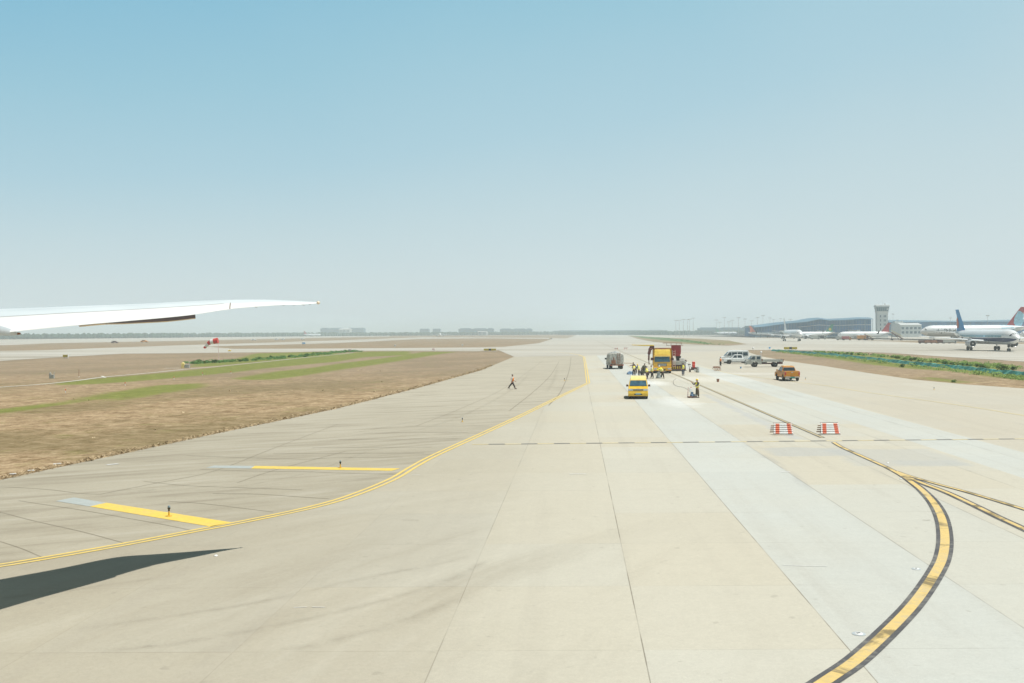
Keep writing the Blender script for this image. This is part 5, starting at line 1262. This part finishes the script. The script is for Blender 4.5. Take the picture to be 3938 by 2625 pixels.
def service_truck(loc, label, mats, rz=PI/2, k=1.0):
    t = thing('service_truck', label, 'truck', loc, rz)
    MB().prism([(-3.2, .5), (-3.3, 1.3), (-3.0, 2.3), (-1.7, 2.35), (-1.7, .5)], lambda z: 1.1).build('cab', mats[0], t, bevel=.04)
    MB().box(-1.2, 1.2, -1.55, 3.4, .9, 2.9).build('load_box', mats[1], t, bevel=.05)
    MB().box(-.5, .5, -3, 3.3, .5, .9).build('chassis', 'dark', t)
    sideglass(t, [[(-2.9, 1.4), (-1.9, 1.4), (-1.9, 2.1), (-2.8, 2.1)]], lambda z: 1.11)
    for x in (-1, 1):
        for y in (-2.3, 2.2): wheel(t, x, y, .45, .28)
    t.scale = (k, k, k); return t
service_truck((AT(3318, 1290, 655).x, 655, .05), 'orange-brown service truck under the nose half of the dark-red-tailed airliner', ('rust', 'orange_paint'), k=1.1)
service_truck((AT(3256, 1290, 660).x, 660, .05), 'small orange and purple truck below the nose of the dark-red-tailed airliner', ('orange_paint', 'red_dark'), k=.9)
service_truck((AT(3232, 1290, 664).x, 664, .05), 'leftmost small yellow truck ahead of the dark-red-tailed airliner', ('yellow_truck', 'grey_paint'), k=.8)
service_truck((AT(3135, 1290, 740).x, 740, .05), 'grey service truck under the green-tailed airliner', ('grey_paint', 'truck_grey'))
service_truck((AT(3160, 1290, 745).x, 745, .05), 'dark grey truck right of another under the green-tailed airliner', ('truck_grey', 'dark'))
for i, (x, m_) in enumerate(((3548, ('orange_paint', 'brown_metal')), (3572, ('rust', 'rust')), (3592, ('orange_paint', 'rust')), (3617, ('truck_grey', 'brown_metal')), (3640, ('red_dark', 'grey_paint')), (3662, ('truck_grey', 'truck_grey')))):
    service_truck((AT(x, 1290, 470).x, 470, .05), 'brown ground vehicle in the row behind the long white wing, number '+('one', 'two', 'three', 'four', 'five', 'six')[i]+' from the left', m_, k=.55)
def simple_car(loc, label, mat, rz=PI/2):
    t = thing('airport_car', label, 'car', loc, rz)
    hw = lambda z: .85 if z < .9 else .72
    MB().prism([(-2.1, .35), (-2.15, .75), (-1.2, .92), (-.6, 1.45), (.9, 1.48), (1.5, 1.0), (2.15, .95), (2.15, .35)], hw).build('body', mat, t, bevel=.04)
    sideglass(t, [[(-.9, .98), (.1, .98), (.1, 1.36), (-.55, 1.36)], [(.2, .98), (1.2, .98), (.85, 1.36), (.2, 1.36)]], lambda z: .745)
    for x in (-.76, .76):
        for y in (-1.35, 1.35): wheel(t, x, y, .32, .2)
    return t
simple_car(G(555, 1316)+Vector((0, 0, .05)), 'orange car on the far apron below the tree line at left', 'orange_paint').scale = (1.25,)*3
simple_car(G(441, 1319)+Vector((0, 0, .05)), 'dark car on the far apron, left of the orange car', 'brown_metal').scale = (1.1,)*3
for x, y, l in ((976, 1309, 'first white car from the left on the far apron, right of the windsock'), (1064, 1307, 'second white car from the left on the far apron'), (1090, 1307, 'third white car from the left on the far apron, close to the second'), (1164, 1305.5, 'white car below the tiny red-tailed airliner')):
    simple_car(G(x, y)+Vector((0, 0, .05)), l, 'white_paint')

# ================================================================= signs, lights and markers
def board(loc, label, w_, h_, mats, legs=2, rz=0.0, group=None):
    t = thing('airfield_sign', label, 'sign', loc, rz, group); x = -w_/2
    for frac, mt in mats:
        MB().box(x+.01, x+w_*frac-.01, -.15, .15, .28, .28+h_).build('panel', mt, t, bevel=.015); x += w_*frac
    for i in range(legs):
        xx = -w_/2+w_*(i+.5)/legs; MB().box(xx-.06, xx+.06, -.08, .08, 0, .28).build('leg', 'mast', t)
    MB().box(-w_/2-.2, w_/2+.2, -.4, .4, 0, .06).build('base', 'concrete_pale', t)
    return t
def glyphs(t, txt, size, x, z, mat):
    cu = bpy.data.curves.new('g', 'FONT'); cu.body = txt; cu.size = size; cu.extrude = .006; cu.align_x = 'CENTER'
    to = bpy.data.objects.new('g', cu); C.objects.link(to); bpy.context.view_layer.update()
    me = bpy.data.meshes.new_from_object(to.evaluated_get(bpy.context.evaluated_depsgraph_get())); bpy.data.objects.remove(to); bpy.data.curves.remove(cu)
    for v in me.vertices: v.co = Vector((v.co.x+x, -.165-v.co.z, v.co.y+z))
    me.materials.clear(); me.materials.append(MATS[mat]); o = bpy.data.objects.new('sign_marking', me); C.objects.link(o); o.parent = t
board(G(3040, 1346)+Vector((0, 0, .02)), 'long yellow sign board with a black middle at the edge of the right-hand grass', 4.3, .75, [(.2, 'sign_yellow'), (.2, 'sign_yellow'), (.2, 'sign_black'), (.2, 'sign_yellow'), (.2, 'sign_yellow')], 4)
board(G(1884, 1350.5)+Vector((0, 0, .02)), 'long yellow sign board with a black middle at the tip of the left-hand grass', 4.1, .62, [(.2, 'sign_yellow'), (.2, 'sign_yellow'), (.2, 'sign_black'), (.2, 'sign_yellow'), (.2, 'sign_yellow')], 4)
s1 = board(G(252, 1377)+Vector((0, 0, .02)), 'olive yellow box sign with a pale end in the dry grass at left', 1.5, .62, [(1, 'sign_yellow')], 2, -.25)
MB().box(.77, .90, -.16, .16, .26, .96).build('end_panel', 'white_paint', s1)
board(G(883, 1353)+Vector((0, 0, .02)), 'small yellow sign right of the windsock pole', .9, .42, [(1, 'yellow_light')], 2)
board(G(2118, 1303.5)+Vector((0, 0, .02)), 'tiny dark sign at the far tip of the grass wedge', 2.6, .5, [(.5, 'sign_yellow'), (.5, 'sign_black')], 2)
board(G(2960, 1343)+Vector((0, 0, .02)), 'pale blue box sign on the grass tip behind the minibus', .65, .55, [(1, 'blue_bucket')], 1)
board(G(1168, 1324)+Vector((0, 0, .02)), 'pale blue box between the two left-hand taxiways', 1.8, .9, [(1, 'blue_bucket')], 2)
board(G(1346, 1353)+Vector((0, 0, .02)), 'small pink and grey box at the end of the dark green scrub', 1.1, .6, [(.5, 'grey_paint'), (.5, 'pink_white')], 2)
board(G(1667, 1349)+Vector((0, 0, .02)), 'small pinkish box on the left grass edge by the far taxiway', .9, .6, [(1, 'pink_white')], 2)
for x, y, l in ((1519, 1333, 'small pale light box in the grass wedge, the left one'), (1778, 1330.5, 'small pale light box in the grass wedge, the right one')):
    board(G(x, y)+Vector((0, 0, .02)), l, .7, .6, [(1, 'white_paint')], 1)

def edge_light(loc, label, h=.34):
    t = thing('edge_light', label, 'edge light', loc, 0, 'elevated lights along the shoulder'); k = h/.34
    MB().lathe((0, 0, 0), [(.09*k, 0), (.09*k, .015), (.03*k, .02), (.022*k, .15*k), (.03*k, .16*k), (0, .16*k)], n=14).build('stem', 'lamp_yellow', t, True)
    MB().lathe((0, 0, .16*k), [(.022*k, 0), (.030*k, .06*k), (.045*k, .08*k), (.045*k, .11*k), (.03*k, .12*k), (0, .12*k)], n=14).build('lamp_body', 'dark', t, True)
    MB().lathe((0, 0, .28*k), [(.038*k, 0), (.042*k, .03*k), (.03*k, .055*k), (0, .06*k)], n=14).build('lens', 'lamp_blue', t, True)
    return t
edge_light(G(650, 1989)+Vector((0, 0, .044)), 'small edge light on the nearer wide yellow bar', .36)
edge_light(G(1309, 1802)+Vector((0, 0, .044)), 'small edge light on the farther wide yellow bar', .34)
edge_light(G(1778, 1624)+Vector((0, 0, .044)), 'small edge light alone on the asphalt left of the double yellow line', .30)
e4 = edge_light(G(2171, 1465)+Vector((0, 0, .044)), 'faint edge light on a short yellow strip near the bend of the yellow line', .36)
MB().box(-.5, .5, -.12, .12, -.004, .008).build('yellow_strip', 'cream_yellow', e4)
edge_light(G(3098, 1461)+Vector((0, 0, .044)), 'small light right of the orange pickup', .32)
edge_light(G(3592, 1500)+Vector((0, 0, .044)), 'small red-brown light on the right-hand shoulder', .30)
def peg(loc, label, h=.42):
    t = thing('grass_marker', label, 'marker', loc, 0, 'red and white pegs in the left grass')
    MB().tube((0, 0, 0), (0, 0, h*.6), .035, .035, 8).build('post', 'sock_white', t); MB().lathe((0, 0, h*.6), [(.05, 0), (.06, h*.1), (.05, h*.35), (0, h*.4)], n=10).build('cap', 'signal_orange', t, True)
    return t
for x, y, l in ((252, 1510, 'red and white peg in the grass, nearest the left edge'), (481, 1482, 'red and white peg between the two bands of green grass at left'), (669, 1459, 'red and white peg, third from the left in the grass'), (779, 1442, 'red and white peg in the paler green band right of the third'), (888, 1437, 'red and white peg farthest right in the grass')): peg(G(x, y), l)
def globe(loc, label, h):
    t = thing('marker_pole', label, 'marker', loc)
    MB().tube((0, 0, 0), (0, 0, h*.7), .04*h, .04*h, 8).build('post', 'pink_white', t); MB().lathe((0, 0, h*.55), [(.05*h, 0), (.15*h, .1*h), (.16*h, .28*h), (.10*h, .40*h), (0, .45*h)], n=14).build('globe', 'sock_white', t, True)
globe(G(2896, 1352), 'white-topped marker pole just behind the minibus roof', 1.45); globe(G(2927, 1372), 'round white and pink marker behind the flatbed truck cab', 1.5)
def windsock():
    Y = G(842, 1390).y; t = thing('windsock', 'drooping red and white windsock on a thin pole in the grass', 'windsock', G(842, 1390))
    top = AT(838, 1300, Y)-t.location; c0 = Vector((top.x, 0, top.z))
    m = MB().tube((0, 0, 0), (top.x, 0, top.z+.1), .06, .04, 8); m.build('pole', 'pink_white', t)
    MB().lathe((0, 0, 0), [(.25, 0), (.25, .2), (.08, .25), (.08, .6), (0, .6)], n=12).build('base', 'concrete_pale', t, True)
    pts = [(838, 1309), (822, 1312), (810, 1314.5), (800, 1321), (791, 1332), (785, 1337)]; P = [AT(x, y, Y)-t.location for x, y in pts]
    rad = [.62, .58, .50, .40, .30, .25]
    for i in range(5):
        rs = []
        for k in range(5):
            f = k/4; c = P[i].lerp(P[i+1], f); d = (P[i+1]-P[i]).normalized(); r = (rad[i]+(rad[i+1]-rad[i])*f)*1.0; u = Vector((0, 1, 0)); v_ = d.cross(u)
            rs.append([c+u*r*math.cos(a)+v_*r*math.sin(a)*(1+.08*math.sin(3*a+i)) for a in [2*PI*j/14 for j in range(14)]])
        MB().rings(rs, cap=(i in (0, 4))).build('sock_band', 'sock_red' if i % 2 == 0 else 'sock_white', t, True)
windsock()
def kit(loc, label, a, b):
    t = thing('light_box', label, 'equipment', loc)
    MB().box(-.35, .0, -.2, .2, 0, .55).frus(-.18, 0, .55, .7, .14, .12, .08, .08).build('box', a, t, bevel=.02); MB().box(.05, .6, -.2, .2, 0, .42).bar((.55, 0, .4), (.62, 0, .75), .08, .08).build('case', b, t, bevel=.02)
    return t
kit(G(710, 1414), 'small yellow and dark equipment box beside the pale slab in the grass', 'cream_yellow', 'truck_grey').scale = (1.5,)*3
k2 = kit(G(197, 1455), 'grey tilted weather box standing in the dry grass at far left', 'grey_paint', 'truck_grey'); k2.scale = (.7, .7, 1.3)
p_ = thing('post', 'thin dark post standing in the dry grass at left', 'post', G(303, 1449)); MB().tube((0, 0, 0), (.03, 0, 1.1), .03, .03, 8).build('shaft', 'rust', p_); MB().lathe((0, 0, 0), [(.12, 0), (.1, .06), (0, .07)], n=10).build('foot', 'concrete_pale', p_, True)

# teal mesh laid over the drain on the right
def netting():
    b = NB('teal_mesh'); p = b.pos()[0]; nz = b.noise(p, 1.1, 5.0, .7); mt = b.fin(b.ramp(nz, [(.32, (.015, .085, .085)), (.5, (.03, .24, .21)), (.68, (.16, .40, .32))]), .8)
    pp = catmull(px([(2975, 1349), (3040, 1353), (3129, 1360), (3244, 1371), (3359, 1383), (3440, 1392.5), (3514, 1400.5), (3600, 1409), (3670, 1415.5), (3733, 1422), (3827, 1433), (3938, 1443), (4100, 1460)]), 10)
    rnd = random.Random(3); rs = []
    for i, q in enumerate(pp):
        a = pp[max(0, i-1)]; c = pp[min(len(pp)-1, i+1)]; d = (c-a); d.z = 0; d.normalize(); nn = Vector((-d.y, d.x, 0)); hgt = .45+.20*rnd.random()
        rs.append([q-nn*.9+Vector((0, 0, .0)), q-nn*(.25+.3*rnd.random())+Vector((0, 0, hgt)), q+nn*(.25+.3*rnd.random())+Vector((0, 0, hgt*.8)), q+nn*1.0])
    o = MB().rings(rs).build('mesh_netting', mt); tag(o, 'long strip of teal netting lying along the grass on the right', 'netting')
netting()

# scrub: leafy clumps
LEAF = [(lambda b: b.fin(b.ramp(b.noise(b.obj(), 2.5, 4.0, .7), st), .9))(NB('leaf_%s' % nme)) for nme, st in
        (('dark', [(.3, (.03, .09, .02)), (.5, (.08, .20, .045)), (.7, (.17, .32, .08))]), ('light', [(.3, (.06, .13, .02)), (.5, (.17, .27, .05)), (.7, (.32, .40, .11))]))]
def leaves(c, r, h, n, rnd, mb):
    for _ in range(n):
        a = rnd.uniform(0, 2*PI); q = math.sqrt(rnd.random()); z = h*rnd.random()**.7; k = (1-(z/h)**2*.6)
        p_ = Vector((c[0]+r*q*k*math.cos(a), c[1]+r*q*k*math.sin(a), z)); s = rnd.uniform(.07, .16)*(r+.4)
        u = Vector((rnd.gauss(0, 1), rnd.gauss(0, 1), rnd.gauss(0, .6))).normalized()*s; w_ = u.orthogonal().normalized()*s*.6
        mb.add([p_-u, p_+w_, p_+u, p_-w_], [(0, 1, 2, 3)])
def shrub(k):
    rnd = random.Random(40+k); r = .55+.12*k; h = .75+.12*k
    t = thing('shrub', 'low leafy green shrub', 'shrub', (0, 0, 0))
    mb = MB()
    for j in range(5): leaves((rnd.uniform(-.35, .35), rnd.uniform(-.3, .3)), r*.6, h*rnd.uniform(.6, 1), 60, rnd, mb)
    mb.build('foliage', LEAF[k % 2], t); m = MB()
    for j in range(3): m.tube((0, 0, 0), (rnd.uniform(-.3, .3), rnd.uniform(-.3, .3), h*.6), .03, .012, 5)
    m.build('stem', 'trunk', t); return t
SH = [shrub(i) for i in range(4)]; used = [False]*4
def put_shrub(i, loc, label, group, sc):
    k = i % 4
    if not used[k]: o = SH[k]; used[k] = True
    else: o = copy_tree(SH[k])
    o.location = loc; o.rotation_euler = (0, 0, i*1.7); o.scale = (sc*1.3, sc, sc*.8); o['label'] = label; o['group'] = group
rnd = random.Random(5); i = 0
lp = catmull([Vector((x, y, 0)) for x, y in ((742, 1398), (830, 1394), (957, 1387), (1046, 1378), (1165, 1371), (1225, 1362), (1300, 1355.5), (1348, 1352))], 6)
for q in lp[::1]:
    x, y = q.x+rnd.uniform(-8, 8), q.y+rnd.uniform(-2.2, 1.2)
    put_shrub(i, G(x, y), 'low dark green shrub in the ragged row along the left drain', 'shrubs along the left drain', rnd.uniform(.6, 1.2)); i += 1
rp = catmull([Vector((x, y, 0)) for x, y in ((3140, 1356), (3250, 1362), (3350, 1367), (3440, 1375), (3510, 1386), (3600, 1394), (3660, 1401), (3740, 1408), (3800, 1414), (3884, 1422))], 6)
for q in rp:
    for rep in range(2 if q.x < 3720 else 1):
        x, y = q.x+rnd.uniform(-12, 12), q.y+rnd.uniform(-4, 2.5)
        put_shrub(i, G(x, y), 'bright green shrub in the row above the teal netting', 'shrubs above the teal netting', rnd.uniform(.4, .85)); i += 1
put_shrub(3, G(3860, 1427), 'small dark shrub by itself below the right end of the shrub row', 'lone right shrubs', 1.3)
put_shrub(2, G(3470, 1412), 'small shrub on the green strip below the teal netting', 'lone right shrubs', .8)
put_shrub(1, G(3664, 1470), 'tiny weed clump at the edge of the right-hand paving', 'lone right shrubs', .6)
def scrub(name, pts, n, r, seedv, k):
    rnd = random.Random(seedv); mb = MB(); P = catmull(pts, 6)
    for _ in range(n):
        q = rnd.choice(P); leaves((q.x+rnd.gauss(0, r), q.y+rnd.gauss(0, r*2.2)), rnd.uniform(.4, 1.1), rnd.uniform(.25, .7), 26, rnd, mb)
    tag(mb.build(name, LEAF[k]), kind='stuff')
scrub('low_scrub', px([(2425, 1291), (2560, 1302), (2640, 1311), (2750, 1325)]), 110, 2.0, 11, 0)
scrub('low_scrub', px([(3000, 1355), (3129, 1367), (3244, 1378), (3514, 1410), (3827, 1446), (3960, 1462)]), 150, .6, 12, 1)
scrub('low_scrub', px([(3140, 1356), (3250, 1360.5), (3440, 1374), (3560, 1388), (3740, 1403), (3884, 1417)]), 260, 1.0, 13, 1)
scrub('low_scrub', px([(742, 1398), (957, 1387), (1165, 1371), (1300, 1355.5), (1380, 1352)]), 230, 1.0, 14, 0)

# dry grass: tufts where they can be told from the soil
def tufts():
    b = NB('dry_blades'); _, a = b.attr('tone'); col = b.ramp(a, [(0, (.32, .23, .13)), (.35, (.44, .33, .20)), (.7, (.56, .44, .28)), (1, (.68, .57, .40))]); _, g = b.attr('green')
    mt = b.fin(b.mix(g, col, b.ramp(a, [(0, (.09, .12, .02)), (1, (.33, .36, .12))])), .95, spec=.1)
    rnd = random.Random(9); vs, fs, tone, grn = [], [], [], []
    poly = px(left_edge)
    def edge_x(y):   # paving edge: world x at a given y
        for p, q in zip(poly, poly[1:]):
            if p.y <= y <= q.y: return p.x+(q.x-p.x)*(y-p.y)/(q.y-p.y)
        return None
    n = 0; tries = 0
    while n < 3000 and tries < 500000:
        tries += 1
        Y = 40+150*rnd.random()**1.8; ex = edge_x(Y)
        if ex is None: continue
        X = ex+.03-(abs(rnd.gauss(0, .45)) if rnd.random() < .93 else (Y*.62+ex)*rnd.random())
        d_ = ex-X; 
        if d_ > 1 and mnoise.noise(Vector((X*.22, Y*.13, 0)))+.35*mnoise.noise(Vector((X*1.1, Y*.8, 4)))+rnd.uniform(-.45, .45) < .12: continue
        gr = greenness(X, Y); h = rnd.uniform(.02, .09)*(1.2 if d_ < .8 else 1)*(.8 if gr > .5 else 1)*(1+Y/160)
        t0 = rnd.random(); w_ = rnd.uniform(.012, .03)*(1+Y/60)
        for _ in range(3):
            a = rnd.uniform(0, PI); dx, dy = math.cos(a)*w_, math.sin(a)*w_; lx, ly = rnd.gauss(0, .16), rnd.gauss(0, .16); ox, oy = rnd.gauss(0, .06), rnd.gauss(0, .06); k = len(vs)
            vs += [(X+ox-dx, Y+oy-dy, 0), (X+ox+dx, Y+oy+dy, 0), (X+ox+lx, Y+oy+ly, h*rnd.uniform(.6, 1.1)+.005)]; fs.append((k, k+1, k+2)); tt = min(1, max(0, t0*.7+rnd.random()*.3)); tone += [tt*.7, tt*.7, tt]; grn += [gr]*3
        n += 1
    me = bpy.data.meshes.new('dry_grass'); me.from_pydata(vs, [], fs); me.update()
    me.attributes.new('tone', 'FLOAT', 'POINT').data.foreach_set('value', tone); me.attributes.new('green', 'FLOAT', 'POINT').data.foreach_set('value', grn)
    me.materials.append(mt); o = bpy.data.objects.new('dry_grass', me); C.objects.link(o); tag(o, kind='stuff')
tufts()

# ------------------------------------------------------------ camera, sun, sky, haze
def camera():
    cd = bpy.data.cameras.new('camera'); cam = bpy.data.objects.new('camera', cd); C.objects.link(cam)
    cam.matrix_world = Matrix.Translation((0, 0, H)) @ Matrix.Rotation(PI/2, 4, 'X') @ Matrix.Rotation(-ROLL, 4, 'Z')
    cd.sensor_width = 36; cd.lens = 36*F/3938; cd.shift_x = (1969-VX)/3938; cd.shift_y = (VY-1312.5)/3938
    cd.clip_start = .1; cd.clip_end = 40000; bpy.context.scene.camera = cam
camera()
SV = Vector((.341, -.071, 1)).normalized()
sd = bpy.data.lights.new('sun', 'SUN'); sd.energy = 4.75; sd.angle = math.radians(.5); sd.color = (1, .955, .88)
so = bpy.data.objects.new('sun', sd); C.objects.link(so); so.rotation_euler = SV.to_track_quat('Z', 'Y').to_euler(); so.location = (0, 0, 60)
w = bpy.data.worlds.new('World'); bpy.context.scene.world = w; w.use_nodes = True
nt = w.node_tree; nt.nodes.clear()
o = nt.nodes.new('ShaderNodeOutputWorld'); bg = nt.nodes.new('ShaderNodeBackground'); sky = nt.nodes.new('ShaderNodeTexSky')
sky.sky_type = 'NISHITA'; sky.sun_disc = False; sky.sun_elevation = math.asin(SV.z); sky.sun_rotation = math.atan2(SV.x, SV.y)
sky.air_density = 1.0; sky.dust_density = 1.2; sky.ozone_density = 1.0; sky.altitude = 0
bg.inputs[1].default_value = SKY = .075
# clear blue above, pale near the ground; the unseen zenith is made near-black to darken the shadows; the sun's side is paler
def wn(t, **k):
    n = nt.nodes.new(t)
    for q, v in k.items(): setattr(n, q, v)
    return n
tc = wn('ShaderNodeTexCoord'); sx = wn('ShaderNodeSeparateXYZ'); nt.links.new(tc.outputs['Generated'], sx.inputs[0])
m1 = wn('ShaderNodeMath', operation='MULTIPLY_ADD'); nt.links.new(sx.outputs[0], m1.inputs[0]); m1.inputs[1].default_value = -.85; m1.inputs[2].default_value = 1.0
m2 = wn('ShaderNodeMath', operation='MULTIPLY'); nt.links.new(m1.outputs[0], m2.inputs[0]); nt.links.new(sx.outputs[2], m2.inputs[1])
rp_ = wn('ShaderNodeValToRGB'); nz_ = wn('ShaderNodeTexNoise'); nt.links.new(tc.outputs['Generated'], nz_.inputs['Vector']); nz_.inputs['Scale'].default_value = 3.2; nz_.inputs['Detail'].default_value = 4.0
m3 = wn('ShaderNodeMath', operation='MULTIPLY_ADD'); nt.links.new(nz_.outputs[0], m3.inputs[0]); m3.inputs[1].default_value = .09; m3.inputs[2].default_value = -.045
m4 = wn('ShaderNodeMath', operation='MULTIPLY'); nt.links.new(m3.outputs[0], m4.inputs[0]); nt.links.new(sx.outputs[2], m4.inputs[1])
m5 = wn('ShaderNodeMath', operation='MULTIPLY_ADD'); nt.links.new(m4.outputs[0], m5.inputs[0]); m5.inputs[1].default_value = 3.0; nt.links.new(m2.outputs[0], m5.inputs[2])
nt.links.new(m5.outputs[0], rp_.inputs[0]); el = rp_.color_ramp.elements
K = 1.0
st = [(0, (.66, .745, .765)), (.06, (.625, .735, .76)), (.12, (.55, .70, .75)), (.20, (.43, .64, .735)), (.30, (.335, .585, .705)), (.44, (.225, .505, .675)), (.51, (.04, .08, .11)), (1, (.010, .014, .017))]
el[0].position, el[0].color = 0, (*st[0][1], 1); el[1].position, el[1].color = 1, (*st[-1][1], 1)
for p, c in st[1:-1]:
    q = el.new(p); q.color = (*c, 1)
sc1 = wn('ShaderNodeVectorMath', operation='SCALE'); nt.links.new(rp_.outputs[0], sc1.inputs[0]); sc1.inputs['Scale'].default_value = 1/SKY
hs = wn('ShaderNodeMix', data_type='RGBA'); hs.inputs[0].default_value = .975
nt.links.new(sky.outputs[0], hs.inputs[6]); nt.links.new(sc1.outputs[0], hs.inputs[7]); nt.links.new(hs.outputs[2], bg.inputs[0]); nt.links.new(bg.outputs[0], o.inputs[0])
hz = MB().box(-9300, 9300, -9300, 9300, -1.2, 42)
hm = bpy.data.materials.new('haze'); hm.use_nodes = True; hn = hm.node_tree; hn.nodes.clear()
ho = hn.nodes.new('ShaderNodeOutputMaterial'); pv = hn.nodes.new('ShaderNodeVolumePrincipled')
pv.inputs['Color'].default_value = (.83, .95, 1.0, 1); pv.inputs['Density'].default_value = .00036; pv.inputs['Anisotropy'].default_value = 0.0
hn.links.new(pv.outputs[0], ho.inputs['Volume'])
tag(hz.build('haze', hm), kind='stuff')
sc_ = bpy.context.scene
sc_.view_settings.view_transform = 'Standard'; sc_.view_settings.look = 'None'; sc_.view_settings.exposure = 0.0; sc_.view_settings.gamma = 1.0
sc_.render.film_transparent = False
sc_.cycles.max_bounces = 6; sc_.cycles.volume_bounces = 1; sc_.cycles.transparent_max_bounces = 8
sc_.cycles.use_denoising = True
